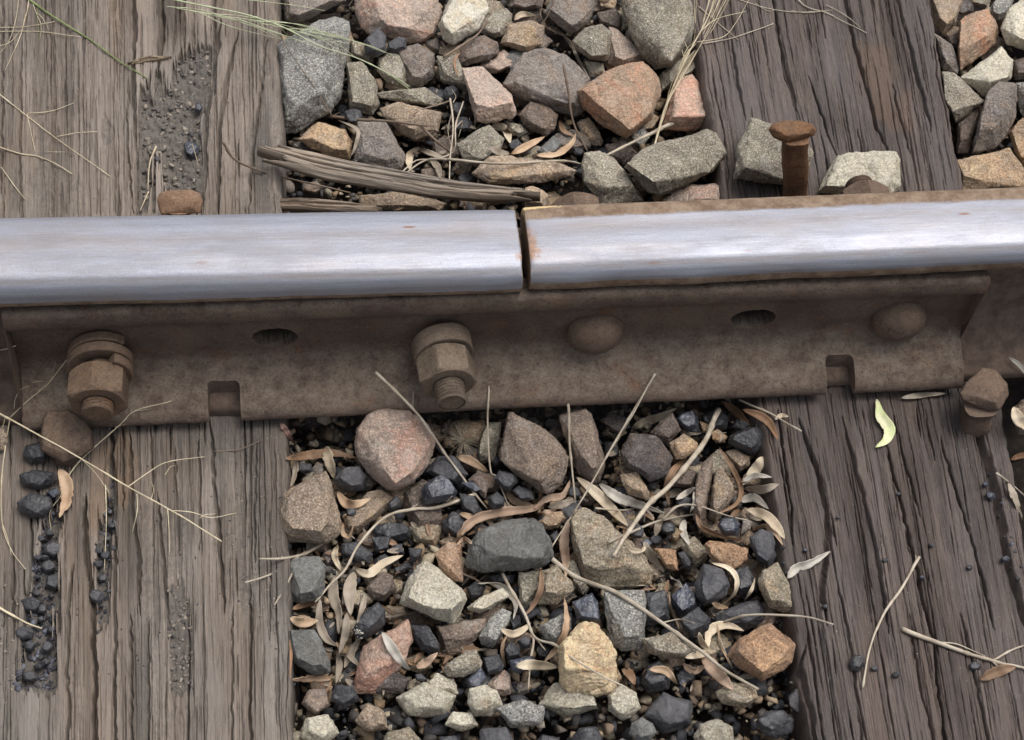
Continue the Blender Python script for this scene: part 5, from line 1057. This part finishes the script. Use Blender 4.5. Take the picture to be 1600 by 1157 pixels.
# the splintered board and the bit of wood beside it
def board(name, label, spine, halfw, zs, thick, mat, seed, cat='wood splinter'):
    c = catmull(spine, 150); n = len(c); t = np.linspace(0, 1, n); hw = np.interp(t, np.linspace(0, 1, len(halfw)), halfw)/PXM*1.02; z = np.interp(t, np.linspace(0, 1, len(zs)), zs)
    W = np.array([P(u, v, zz)[:] for (u, v), zz in zip(c, z)]); T_ = np.gradient(W, axis=0); T_ /= np.linalg.norm(T_, axis=1)[:, None]; Ln = np.concatenate([[0], np.cumsum(np.linalg.norm(np.diff(W, axis=0), axis=1))])
    m = 61; q = np.linspace(-1, 1, m); S_, TT = np.meshgrid(q, t); wmm = S_*hw[:, None]*1000; lmm = np.repeat(Ln[:, None]*1000, m, 1)
    h = .9*vn(wmm/3.1, lmm/60, 1, seed)+.6*vn(wmm/1.4, lmm/40, 2, seed)+.3*vn(wmm/.7, lmm/25, 3, seed)
    for k, (q0, a, b, wd, dp) in enumerate([(-.35, .02, .55, .5, 4), (.1, .0, .8, .55, 4.5), (.45, .1, .5, .45, 3), (-.1, .45, .98, .5, 3.5), (.62, .3, .95, .4, 3), (-.65, .2, .7, .4, 2.5)]):
        cx = q0*hw[:, None]*1000+.9*vn(lmm[:, :1]/25, k*1.7, 4, seed); e = np.clip(np.minimum(t-a, b-t)/.12, 0, 1)[:, None]; h -= dp*np.clip(1.3*(1-np.abs(wmm-cx)/(wd*2*e+.05)), 0, 1)*(e > 0)
    prof = 1-np.abs(S_)**5; th = thick*(.35+.65*prof)*.001+h*.001*np.clip(prof*2, .2, 1)
    end = .012*vn(q*6, .5, 5, seed)+.006*vn(q*17, .5, 6, seed)
    side = np.cross(T_, np.array([0, 0, 1.])); side /= np.linalg.norm(side, axis=1)[:, None]; up = np.cross(side, T_); up[up[:, 2] < 0] *= -1
    wig = 1+.05*vn(lmm/18, S_*2, 7, seed)
    top = W[:, None]+side[:, None]*(S_*hw[:, None]*wig)[..., None]+up[:, None]*th[..., None]+T_[:, None]*(end[None]*np.exp(-TT/.06)[:]*1-end[None]*np.exp(-(1-TT)/.05))[..., None]
    bot = top-up[:, None]*((thick*.001+th*.5)*(.3+.7*prof))[..., None]; rows = np.concatenate([top, bot[:, ::-1]], 1); V, Fc = loft(rows, True); K = 2*m
    me = py_mesh(name, [(V, [list(f) for f in Fc]+[[i, i+1, K-2-i, K-1-i] for i in range(m-1)]+[[(n-1)*K+i+1, (n-1)*K+i, (n-1)*K+K-1-i, (n-1)*K+K-2-i] for i in range(m-1)])])
    bm = bmesh.new(); bm.from_mesh(me); bmesh.ops.recalc_face_normals(bm, faces=bm.faces[:]); bm.to_mesh(me); bm.free()
    uv = me.uv_layers.new(name='grain'); li = np.empty(len(me.loops), np.int32); me.loops.foreach_get('vertex_index', li)
    ux = np.concatenate([wmm, wmm[:, ::-1]+30], 1).ravel()/1000; uy = np.concatenate([lmm, lmm], 1).ravel()/1000; uv.data.foreach_set('uv', np.stack([ux[li]+seed, uy[li]], -1).astype(np.float32).ravel())
    setattr_f(me, 'dirt', np.full(len(me.vertices), .2)); setattr_f(me, 'warm', np.zeros(len(me.vertices)))
    o = link(name, me, mat); tag(o, label, cat)
board('wood_splinter', 'long splintered grey wood board lying between stones and rail', [(429, 244), (500, 263), (600, 282), (700, 298), (768, 306), (817, 308)], [20, 25, 24, 20, 15, 11], [.016, .012, .010, .010, .012, .014], 9, 'wood_s', 31)
board('wood_offcut', 'flat piece of pale wood tucked against the far rail edge', [(425, 322), (490, 322), (575, 330)], [9, 13, 8], [-.008, -.008, -.008], 6, 'wood_s', 33)
board('wood_shard', 'short tan wood shard on the crumbled upper left sleeper', [(217, 97), (232, 93), (250, 92)], [4, 5, 3], [.002, .002, .002], 2, 'wood_t', 35)
bpy.context.view_layer.update(); DG = bpy.context.evaluated_depsgraph_get()
# ---------------------------------------------------------------- the leaves
LV = [
('brown leaf lying flat left of the pink red boulder',[(446,717),(480,712),(520,709),(558,716)],19,'brow'),
('pale grey leaf curling down beside the left sleeper',[(452,700),(462,722),(460,745),(454,762)],13,'grey'),
('beige leaf pointing up between seed puff and tan stone',[(508,698),(514,718),(522,748)],24,'beig'),
('dull red leaf tip under the plate by the left sleeper',[(438,662),(447,673),(458,692)],11,'redd'),
('narrow dull red leaf under the plate at bed left',[(459,656),(462,668),(472,679)],9,'redd'),
('folded orange tan leaf under the round coal lump',[(527,768),(540,786),(558,788),(580,779)],19,'tan'),
('small curled tan ring leaf on the left tan block',[(536,818),(536,834),(546,838),(552,822)],9,'tan',dict(cup=.1)),
('longest tan leaf, sweeping over the top of the slate boulder',[(713,848),(722,830),(745,810),(785,800),(830,795),(852,786)],20,'pink'),
('tan leaf with a red tip right of the kite shaped stone foot',[(790,770),(806,784),(834,790)],15,'tan'),
('tan leaf bent upward below the kite shaped stone',[(834,796),(855,780),(880,774),(891,750)],15,'pink'),
('pinkish grey leaf crossing under the oblong stone end',[(856,793),(880,788),(901,783)],16,'grey'),
('boat shaped tan leaf above the slate boulder right part',[(820,806),(845,806),(870,796)],16,'pink'),
('short tan leaf left end of the longest tan leaf',[(718,802),(735,808),(756,810)],13,'tan'),
('small yellowish leaf by the right seed puff',[(700,704),(710,702),(722,708)],11,'beig'),
('tan leaf right below the right seed puff',[(714,714),(735,720),(764,739)],17,'tan'),
('long pale tan leaf running down from the oblong stone',[(901,746),(925,765),(946,785),(965,805),(981,822)],21,'beig'),
('broad whitish grey leaf beneath the thick pale twig',[(936,756),(965,777),(995,787),(1038,802)],22,'whit'),
('upright pinkish leaf right of the slate boulder',[(888,812),(882,845),(884,875),(884,902)],19,'pink'),
('white S curled leaf below the slate boulder',[(746,912),(768,911),(790,921),(805,943),(802,968)],14,'whit',dict(twist=1.4)),
('brown sickle leaf under the slate boulder',[(845,890),(845,920),(834,945),(820,962)],11,'brow'),
('narrow brown leaf standing left of the coal cube',[(882,934),(885,968),(880,995),(866,1018),(850,1034)],15,'tan'),
('flat tan leaf left of the golden boulder',[(806,1041),(835,1039),(872,1043)],20,'beig'),
('curled grey tan leaf left of the thin twig',[(782,983),(800,991),(818,984),(830,972)],14,'beig'),
('thin leaf edge arching around the coal at bottom centre',[(790,1045),(785,1022),(786,1005),(793,993)],7,'tan'),
('pale spear leaf lying on the salmon stone',[(597,988),(612,1012),(626,1032),(640,1048)],17,'whit'),
('pale grey leaf, first of the curled grey cluster',[(524,900),(521,930),(530,958),(529,990)],21,'grey'),
('grey brown leaf, widest of the curled grey cluster',[(553,894),(546,925),(548,962)],24,'grey'),
('looped grey leaf, leftmost of the curled grey cluster',[(500,936),(499,972),(510,998),(528,1010)],15,'grey'),
('long grey leaf hanging low in the curled grey cluster',[(542,958),(540,990),(530,1022)],15,'grey'),
('slim grey leaf beside the coal with the white fleck',[(571,928),(566,952),(558,974)],11,'grey'),
('grey leaf tail pointing to the bottom edge',[(528,1018),(530,1042),(525,1068)],12,'grey'),
('small grey leaf under the coal with the white fleck',[(561,1000),(548,1022),(538,1044)],17,'grey'),
('pale hooked leaf above the curled grey cluster',[(527,850),(523,870),(533,892)],13,'beig'),
('beige grey leaf bridging toward the pale cream boulder',[(554,888),(576,897),(600,880),(630,868)],17,'beig'),
('light brown leaf band between the two dark blocks',[(453,966),(474,973),(497,970)],19,'tan'),
('curved brown leaf just above the light brown band',[(456,952),(478,944),(500,945)],13,'brow'),
('tan leaf at the bottom left corner of the bed',[(456,1062),(485,1060),(516,1062)],15,'tan'),
('orange leaf edge along the left sleeper near the bottom',[(452,1000),(455,1025),(453,1060)],5,'oran'),
('crumpled pink tan leaf below the dull tan stone',[(650,1043),(665,1036),(684,1020)],15,'pink'),
('curled beige ring leaf left of the small orange block',[(978,848),(988,860),(1004,860),(1010,848)],9,'beig'),
('greyish pink leaf draped left of the small orange block',[(1006,846),(1018,870),(1038,894)],17,'grey'),
('white curved leaf above the coal by the granite block',[(1033,895),(1050,903),(1066,918)],15,'whit'),
('looping beige leaf around the matte coal lump',[(1112,880),(1138,888),(1151,905),(1147,928),(1128,946)],10,'beig'),
('thin leaf standing over coal in the looping leaf',[(1180,903),(1174,922),(1163,939)],7,'beig'),
('small tan triangular leaf below the matte coal lump',[(1112,942),(1124,948),(1138,950)],11,'tan'),
('grey beige arched leaf above the rusty boulder',[(1107,1012),(1106,992),(1120,979),(1140,978),(1162,986)],18,'beig'),
('upright pointed tan leaf right of flat olive stone',[(1092,988),(1098,1006),(1112,1020)],12,'beig'),
('tan leaf on the flat olive stone',[(1070,1028),(1095,1022),(1119,1018)],14,'beig'),
('thin tan leaf leaning toward the rusty boulder',[(1121,975),(1127,1008),(1144,1045)],5,'tan'),
('thin brown leaf standing between two coal lumps',[(1045,926),(1051,955),(1062,984)],7,'tan'),
('speckled tan leaf under the thick pale stick',[(1066,1036),(1084,1048),(1103,1040)],16,'pink'),
('wide greyish leaf beside the thick stick at the bottom',[(1096,1022),(1118,1048),(1146,1078)],26,'pink'),
('tan curled leaf above the bottom coal lump',[(1014,1046),(1040,1048),(1058,1070)],15,'tan'),
('grey brown curled leaf right of golden boulder foot',[(972,1046),(984,1054),(992,1070)],17,'brow'),
('tan leaf rising over the dark purple plate stone',[(986,672),(1005,660),(1030,652),(1057,638)],18,'beig'),
('orange brown leaf under the plate, left of two',[(1130,628),(1152,645),(1171,663)],18,'oran'),
('orange brown leaf on the right sleeper edge, under plate',[(1160,640),(1188,650),(1204,664),(1216,688)],17,'oran'),
('tiny pale leaf crossed by the twig on the right sleeper',[(1210,656),(1220,650),(1232,651)],9,'beig'),
('tan brown leaf beside the thick twig, middle',[(1073,716),(1052,736),(1042,762),(1046,792)],14,'brow'),
('long brown leaf arching beside the ochre upright slab',[(1124,700),(1145,733),(1158,765),(1150,788),(1120,804)],10,'brow'),
('beige folded leaf below the largest coal lump',[(1192,714),(1182,732),(1166,744)],22,'beig'),
('pale crinkled leaf at the right sleeper edge',[(1160,752),(1180,744),(1206,746)],13,'whit'),
('grey tan leaf poking over the right sleeper edge',[(1163,764),(1190,765),(1217,757)],18,'grey'),
('cream leaf right of the ochre upright slab',[(1156,784),(1178,778),(1201,796)],17,'whit'),
('large tan leaf curving onto the right sleeper edge',[(1166,796),(1195,806),(1214,824),(1226,842)],22,'beig'),
('tan leaf just above the long matte coal lump',[(1174,829),(1195,822),(1212,834),(1223,852)],12,'tan'),
('long brown leaf above the six sided tan stone',[(1087,803),(1098,825),(1128,838),(1162,846)],11,'brow'),
('tiny white leaf scrap left of the upright pair',[(1056,781),(1072,771),(1086,762)],12,'whit'),
('second white leaf scrap, lower, left of upright pair',[(1084,768),(1085,785),(1078,802)],8,'whit'),
('grey white leaf below the white scraps',[(1070,812),(1067,830),(1077,852)],15,'whit'),
('mottled grey leaf above the round coal bit',[(1024,838),(1029,818),(1038,799)],15,'grey'),
('beige strip leaf left of the orange tan stone',[(738,850),(726,842),(714,852)],8,'pink'),
]
for i, r in enumerate(LV):
    o = r[4] if len(r) > 4 else {}; leaf(r[0], r[1], r[2]*.88, r[3], i, **o)
GLU = 'dry leaves in the upper bed'
for i, r in enumerate([
('beige arched leaf at the top of the tan olive block',[(768,197),(788,203),(797,224)],21,'beig'),
('tan leaf curving left of the blue grey stone',[(798,241),(822,229),(851,214)],15,'tan'),
('tan boat leaf right of the blue grey stone',[(838,243),(868,241),(892,226),(900,208)],16,'tan'),
('grey crumpled leaf under the beige arched one',[(764,230),(780,238),(798,240)],16,'grey'),
('cream leaf arching over the tan banded block',[(803,32),(815,23),(836,24)],13,'beig'),
('narrow beige leaf winding beside the broad flat stone',[(877,50),(893,72),(906,98),(919,119)],9,'grey'),
('folded beige leaf drooping over the splintered board',[(640,266),(640,244),(656,230)],16,'beig'),
('brown leaf strip under the twig tangle',[(650,231),(678,242),(702,252)],12,'grey'),
('thin curved grey leaf left of the trapezoid stone',[(528,188),(558,203),(556,226),(548,246)],8,'grey'),
('thin brown leaf ring below the cream white stone',[(718,82),(710,98),(716,120)],5,'oran'),
('small grey leaf on the brown lump foot',[(874,188),(880,204),(896,213)],10,'brow'),
('grey leaf below the brown strip by the board',[(672,250),(684,262),(688,280)],14,'grey'),
]): leaf(r[0], r[1], r[2], r[3], 100+i, group=GLU)
GS = 'leaves lying on the sleepers'
for i, r in enumerate([
('pale green yellow leaf standing out on the right sleeper',[(1370,624),(1376,650),(1389,670),(1384,688),(1368,699)],21,'gren'),
('white leaf across the left edge of the right sleeper',[(1230,904),(1243,888),(1266,880),(1297,862)],19,'whit'),
('grey leaf hanging at the far right edge',[(1576,755),(1585,780),(1598,812)],15,'grey'),
('tan leaf at the bottom right corner',[(1530,1062),(1555,1050),(1588,1042)],19,'brow'),
('orange leaf tip at the right edge',[(1578,719),(1596,712),(1616,712)],11,'oran'),
('beige leaf at the right edge below the spike',[(1584,636),(1592,656),(1610,674)],20,'beig'),
('white bent leaf at right edge beside the rail foot',[(1576,558),(1594,572),(1606,590)],8,'whit'),
('grey brown leaf half under the plate on right sleeper',[(1408,622),(1440,618),(1478,615)],11,'grey'),
('orange tan leaf beside the coal on the left sleeper',[(92,733),(104,755),(105,782),(93,809)],23,'tan'),
]): leaf(r[0], r[1], r[2], r[3], 200+i, group=GS, cup=.3)

# ---------------------------------------------------------------- twigs
twig('longest thick pale stick, from slate boulder to the bottom edge', [([(862,874),(900,903),(960,925),(1030,970),(1090,1015),(1130,1045),(1185,1078)], 4.2), ([(1035,973),(1060,968),(1085,975)], 1.4)], seed=1)
twig('thick pale twig standing from plate down to the centre', [([(1123,641),(1097,695),(1049,755),(1011,791),(980,835),(958,870)], 5.2)], seed=2, zadd=[.012, .008, .004, 0, 0])
twig('thin forked twig leaning from plate across the coal', [([(586,582),(645,640),(678,684),(700,716),(748,780),(768,802)], 2.6), ([(646,640),(645,612)], 1.8)], seed=3)
twig('slim upright straw left of the kite shaped stone', [([(764,603),(762,660),(766,735),(775,745),(796,792)], 1.9)], seed=4)
twig('short upright stalk over the oblong stone', [([(888,632),(891,700),(898,782)], 2.6)], seed=5)
twig('long straight straw running down past the oblong stone', [([(1024,584),(985,650),(945,718),(910,780),(862,855)], 2.1), ([(1018,592),(985,655),(948,716)], 1.3), ([(955,702),(975,672),(982,655)], 1.2)], seed=6, kink=.3)
twig('curving thin twig from the shiny coal down to the grey leaves', [([(742,773),(684,794),(642,796),(600,810),(562,850),(540,890),(515,915),(492,942)], 2.9), ([(688,793),(706,776)], 1.4), ([(642,796),(652,788)], 1.2)], seed=7)
twig('branched twig reaching over the lower left sleeper edge', [([(503,850),(470,868),(440,873),(405,873)], 3.0), ([(466,870),(430,895),(383,911)], 2.4), ([(464,872),(455,900),(428,946)], 2.2), ([(476,866),(474,850)], 1.5)], seed=8)
twig('thin twig sticking onto the right sleeper under the plate', [([(1155,625),(1200,645),(1228,661),(1252,674)], 2.2)], seed=9)
twig('pale twig crossing left of the upright stone pair', [([(950,848),(1020,818),(1087,803)], 2.7)], seed=10)
twig('arching thin twig above the round coal bit', [([(1036,812),(1058,792),(1090,790),(1130,805),(1167,813)], 2.0)], seed=11)
twig('short thin twig over the whitish grey leaf', [([(930,795),(975,797),(1016,786)], 2.0)], seed=12)
twig('forked thin twig below the slate boulder, ending at the bottom', [([(785,897),(818,958),(835,995),(870,1010),(910,1040),(970,1070)], 2.6), ([(834,994),(830,1030),(826,1075)], 2.0), ([(838,998),(852,1016)], 1.6)], seed=13)
twig('arching twig reaching onto the right sleeper, lower bed', [([(1097,994),(1133,971),(1180,961),(1258,965),(1302,976)], 2.6), ([(1119,972),(1128,1005),(1146,1045)], 1.4)], seed=14)
twig('thin twig under the slate boulder left end', [([(722,896),(740,903),(752,912)], 2.2)], 'twigd', seed=15)
twig('tiny red brown twig left of the coal cube', [([(866,950),(888,938),(902,932)], 1.6)], 'twigd', seed=16)
twig('fine straw crossing above the dark purple stone', [([(968,712),(972,738),(985,748),(1010,760)], 1.1), ([(972,720),(966,700)], .9)], 'straw', seed=17)
GST = 'twigs lying on the sleepers'
twig('curved pale twig with frayed tip on the right sleeper', [([(1437,870),(1412,914),(1380,960),(1361,1008),(1348,1075)], 2.6), ([(1432,880),(1430,868)], 1.5)], seed=20, group=GST)
twig('long pale stick at the lower right corner', [([(1410,983),(1500,1017),(1560,1035),(1625,1050)], 3.6), ([(1552,1032),(1580,1016),(1610,1006)], 2.0), ([(1550,1033),(1572,1054)], 1.8), ([(1470,1004),(1500,1008),(1540,1026)], 1.3)], seed=21, group=GST)
twig('thin grey twig at the right edge by grey leaf', [([(1558,741),(1580,757),(1606,780)], 2.0)], seed=22, group=GST)
twig('thin bent straw on left sleeper near the plate', [([(335,706),(372,702),(412,688)], 1.0)], 'twigd', seed=23, group=GST)
GUT = 'dry twigs in the upper bed'
twig('long bare brown twig beside the granite slab', [([(512,182),(600,190),(668,197)], 3.4), ([(518,182),(530,176)], 1.6), ([(655,195),(690,228),(705,240)], 2.6)], 'twigd', seed=30, group=GUT)
twig('thin twig along the rail end of the olive block', [([(698,250),(780,256),(870,251),(908,256)], 2.9), ([(700,250),(665,252),(632,272)], 2.2)], 'twig', seed=31, group=GUT)
twig('grey stick under the orange boulder tip', [([(1052,193),(1010,212),(946,244)], 4.2)], 'twig', seed=32, group=GUT)
twig('upright thorny twig over the broad flat stone', [([(880,102),(889,150),(898,195),(918,236)], 2.9), ([(889,150),(896,146)], 1.4), ([(892,168),(884,160)], 1.2)], 'twigd', seed=33, group=GUT)
twig('twig along the lower side of the cream white stone', [([(693,90),(722,72),(748,52),(768,18),(774,-10)], 2.6)], 'twigd', seed=34, group=GUT)
twig('tangle of thin pale twigs left of the olive block', [([(703,154),(708,200),(704,240),(703,284)], 2.1), ([(724,160),(712,195),(712,230),(702,242)], 1.9), ([(708,172),(700,205),(708,238)], 1.5), ([(712,200),(722,190),(716,215)], 1.2), ([(735,156),(742,190),(734,208)], 1.2), ([(703,242),(680,250),(650,252),(625,272)], 2.0), ([(708,160),(712,150),(706,140)], 1.0)], seed=35, group=GUT, zadd=[.012, .008, .004, .002])
twig('thin twig slanting above the tan brown stone', [([(702,158),(665,170),(638,184)], 1.8)], 'twigd', seed=36, group=GUT)
twig('thin brown twig crossing from sleeper under the splintered board', [([(348,222),(374,254),(450,279),(548,302)], 2.6)], 'twigd', seed=37, group=GUT)
twig('fine dark twig lying down the granite slab', [([(432,40),(450,78),(482,122),(518,180)], 1.3)], 'twigd', seed=38, group=GUT)
twig('curled dry tendril near the cream leaf at the top', [([(868,-5),(858,20),(850,40),(885,58),(905,80)], 1.6), ([(852,38),(845,20),(850,-5)], 1.2), ([(858,44),(875,52)], 1.2)], 'twigd', seed=39, group=GUT)

# ---------------------------------------------------------------- grasses
GG = 'dry grasses and straws'
def fan(label, stems, mat, name='dry_grass', seed=0, rs=.85, **k): return twig(label, [(p_, r_*rs) for p_, r_ in stems], mat, name, 'grass', GG, seed, **k)
fan('green stem bending down across the upper left sleeper', [([(30,-12),(82,26),(140,62),(185,95),(232,124)], 2.4), ([(60,10),(58,28),(62,60)], .8)], 'grass', seed=50, kink=.3)
sd = [([(215,-12),(300,6),(380,22),(440,42),(500,72),(560,92),(615,120),(640,136)], 2.0)]
for k in range(15):
    a = 260+k*16; y0 = 2+(a-215)*.18; sd.append(([(a, y0), (a+55+k % 3*14, y0+6+k % 4*6), (a+110+k % 5*8, y0+22+(k*7) % 26)], 1.0))
sd += [([(560,92),(600,112),(640,140),(666,163)], 1.0), ([(385,0),(440,6),(508,17)], .9), ([(420,32),(470,40),(530,60)], 1.0), ([(400,26),(420,50),(455,66)], .8)]
fan('pale green grass seedhead sweeping across the top left', sd, 'seed', seed=51, kink=.3, lift=.006)
sb = [([(1021,236),(1035,180),(1052,135),(1075,85),(1105,30),(1120,-12)], 2.6)]
_r = random.Random(3)
for k in range(14):
    s0 = _r.uniform(0, 100); j = _r.uniform(-5, 10); x_ = 1024+s0*.42; sb.append(([(x_, 225-s0*1.35), (x_+14+j*.5, 165-s0*1.0), (1075+j*1.2+s0*.15, 90-s0*.3), (1096+j*2.6, 35-s0*.1), (1104+j*4.2, -12)], _r.uniform(.8, 1.4)))
sb += [([(1078,85),(1060,40),(1058,-10)], 1.0), ([(1070,95),(1062,60),(1068,20)], 1.0), ([(1094,50),(1120,30),(1165,18)], 1.3), ([(1088,66),(1130,58),(1150,36),(1170,0)], 1.0)]
fan('bunch of dry yellow straw at top right of the bed', sb, 'straw', rs=.8, seed=52, kink=.3, lift=.010)
fan('dry branching stems over the top of the right sleeper', [([(1098,68),(1150,58),(1208,37)], 2.0), ([(1092,10),(1118,32),(1154,64)], 1.9), ([(1130,-8),(1180,8),(1235,18),(1290,17)], 1.5), ([(1235,-10),(1262,12),(1300,24),(1354,53)], 1.9), ([(1290,8),(1320,24),(1345,44)], 1.2), ([(1235,17),(1262,20),(1300,16)], 1.0), ([(1180,6),(1200,18),(1210,16)], 1.0)], 'twig', seed=53)
fan('long golden seed stalk slanting over the lower left sleeper', [([(-12,640),(60,680),(122,714),(200,761),(275,802),(346,846)], 1.9), ([(200,761),(232,738),(262,722),(320,714)], 1.1), ([(236,780),(240,765),(236,752)], .7), ([(214,772),(214,800),(207,832)], .9), ([(270,798),(300,801),(330,809),(368,802)], .9), ([(262,796),(264,830),(265,868)], .8), ([(128,718),(150,740),(172,772)], 1.0), ([(165,758),(166,820),(163,892)], 1.0), ([(312,810),(320,805),(338,803)], .7), ([(258,742),(266,730),(275,728)], .7), ([(163,800),(152,812)], .7)], 'straw', rs=.8, seed=54, kink=.3)
fan('fine seed stalk crossing in front of the orange brown bolt', [([(104,748),(130,715),(186,665),(212,642),(268,627)], 1.5), ([(190,662),(202,650),(206,640)], .8), ([(180,668),(196,663)], .8), ([(212,642),(232,640)], .7), ([(106,746),(95,775),(78,800),(80,828)], .9)], 'straw', rs=.8, seed=55, kink=.3)
fan('fine seed stalk leaning on the plate left end', [([(16,652),(45,625),(75,600),(106,560)], 1.2), ([(22,640),(24,624),(32,610),(46,603)], .8), ([(60,612),(76,594)], .8), ([(80,592),(87,566)], .7), ([(50,598),(60,596),(70,596)], .7)], 'straw', rs=.8, seed=56, kink=.3)
fan('thin stalk curving down the far left edge', [([(16,652),(8,700),(2,760),(4,820),(18,860),(40,890)], 1.3), ([(4,820),(12,842),(18,868)], .8), ([(10,640),(4,668),(-8,700)], .8)], 'straw', rs=.8, seed=57, kink=.3)
fan('pale bent straw on sleeper near the bottom left', [([(-8,946),(20,962),(42,974),(66,982)], 2.4)], 'straw', rs=.8, seed=58, kink=.3)
fan('long thin straw slanting over the upper left sleeper', [([(-8,142),(30,172),(60,195),(90,218),(172,276)], 1.4), ([(42,178),(80,174),(116,161)], 1.1), ([(88,214),(120,208),(152,206)], 1.0), ([(42,178),(50,215),(55,238)], .8)], 'straw', rs=.8, seed=59, kink=.3)
fan('pale seeded straw at the left edge above the rail', [([(-8,228),(30,240),(60,245),(90,258),(114,273)], 2.0), ([(2,262),(20,288),(40,312)], 1.2), ([(70,238),(104,238)], .8)], 'straw', rs=.8, seed=60, kink=.4)
fan('short white straw over crumbled hollow, upper left sleeper', [([(244,229),(234,256),(231,297)], 2.0)], 'straw', rs=.8, seed=61, kink=.3)
fan('short white straw just behind the left rail', [([(232,300),(226,314),(219,330)], 1.9)], 'straw', rs=.8, seed=62, kink=.3)
fan('wispy grass heads hanging at the top left corner', [([(45,-10),(42,20),(30,60),(8,110)], 1.1), ([(40,22),(34,50),(24,76)], .9), ([(46,-10),(56,20),(64,40),(62,64)], 1.0), ([(30,-10),(26,24),(16,60),(0,84)], .9), ([(-6,44),(40,42),(86,34)], 1.2), ([(-6,50),(60,50),(126,58)], 1.4), ([(-6,74),(16,66),(30,50)], 1.0), ([(56,20),(66,28),(76,46)], .8)], 'straw', rs=.8, seed=63, kink=.4)
fan('fine straw standing in front of the rail web at left', [([(-6,548),(12,545),(24,541)], 1.3)], 'straw', rs=.8, seed=64, kink=.3)
fan('fine short straw at the notch of upper bed edge', [([(300,225),(306,245),(310,262)], 1.0)], 'straw', rs=.8, seed=65, kink=.3)
# fluffy seed puffs: hairs fanning from one point
def puff(label, cx, cy, n, r, seed):
    rg = random.Random(seed); o_ = P(cx, cy, hit(cx, cy).z+.003); parts = []
    for k in range(n):
        a = rg.uniform(0, 2*math.pi); e = rg.uniform(.05, 1.1); L = r*rg.uniform(.6, 1.1)/PXM; d = Vector((math.cos(a)*math.cos(e), math.sin(a)*math.cos(e), math.sin(e)))
        bend = Vector((rg.uniform(-.3, .3), rg.uniform(-.3, .3), -rg.uniform(0, .5))); W = [o_+d*L*t+bend*L*t*t*.5 for t in np.linspace(0, 1, 7)]
        parts.append(tube_mesh('h', [w_[:] for w_ in W], np.linspace(.00022, .00009, 7), 4))
    ob = link('seed_puff', py_mesh('seed_puff', parts), 'fluff'); tag(ob, label, 'seed puff', 'fluffy seed puffs under the plate')
puff('fluffy seed puff left of the pink red boulder', 510, 690, 95, 46, 1); puff('fluffy seed puff right of the pink red boulder', 724, 690, 95, 40, 2)
# white fleck on a coal lump: dried lichen flakes
for lump in [o for o in COL.objects if o.get('label', '') == 'long coal lump with a white fleck on its end']:
    me = None; parts = []
    rg = random.Random(9); bm = bmesh.new()
    for k in range(34):
        q = hit(560+rg.gauss(0, 4), 988+rg.gauss(0, 4)); s = rg.uniform(.0005, .0014)
        m_ = Matrix.Translation(q)@Matrix.Rotation(rg.uniform(0, 3), 4, 'Z')@Matrix.Diagonal((s, s*.8, s*.35, 1)); bmesh.ops.create_icosphere(bm, subdivisions=1, radius=1, matrix=m_)
    me = bpy.data.meshes.new('white_fleck'); bm.to_mesh(me); bm.free(); fo = link('white_fleck', me, 'leaf_whit', lump)

# leaf litter: scraps nobody could count
def litter(polys, n, name, label, mat, seed):
    rg = random.Random(seed); V, Fa = [], []
    k = 0
    while k < n:
        poly = rg.choice(polys); u = rg.uniform(min(p[0] for p in poly), max(p[0] for p in poly)); v = rg.uniform(min(p[1] for p in poly), max(p[1] for p in poly))
        if poly_sd(poly, np.array([u]), np.array([v]))[0] > 0: continue
        q = hit(u, v); k += 1
        if q.z > -.022: continue
        a = rg.uniform(0, 6.28); L = rg.choice((.003, .005, .008, .013))*rg.uniform(.8, 1.3); W = L*rg.uniform(.08, .5); d = Vector((math.cos(a), math.sin(a), rg.uniform(-.3, .5))).normalized(); s = d.cross(Vector((rg.uniform(-.4, .4), rg.uniform(-.6, .2), 1))).normalized(); nn = s.cross(d)
        b0 = len(V); cv = rg.uniform(-.3, .5)
        for i in range(5):
            t = i/4-.5; w_ = W*(1-(2*abs(t))**2*.75)*.5; c_ = q+d*L*t+nn*(L*cv*(.25-t*t))+Vector((0, 0, .0012))
            V += [tuple(c_-s*w_), tuple(c_+nn*w_*-.35), tuple(c_+s*w_)]
        for i in range(4):
            for j in range(2): o_ = b0+i*3+j; Fa.append([o_, o_+1, o_+4, o_+3])
    me = bpy.data.meshes.new(name); me.from_pydata(V, [], Fa); me.update(); ob = link(name, me, mat, loc=(0, 0, 0)); tag(ob, label, 'leaf litter', kind='stuff')
LB = [[(445,660),(1205,640),(1245,1080),(455,1080)], [(455,820),(760,820),(760,1080),(455,1080)], [(960,660),(1210,650),(1240,980),(960,960)]]
litter(LB, 420, 'leaf_litter', 'scraps of dry leaf between the lower stones', 'leaf_grey', 3)
litter(LB, 500, 'brown_leaf_litter', 'brown leaf crumbs between the lower stones', 'leaf_brow', 4)
litter([[(600,150),(900,150),(900,310),(600,310)], [(440,0),(1120,0),(1190,300),(440,310)]], 300, 'grey_leaf_litter', 'scraps of dry leaf between the upper stones', 'leaf_grey', 5)
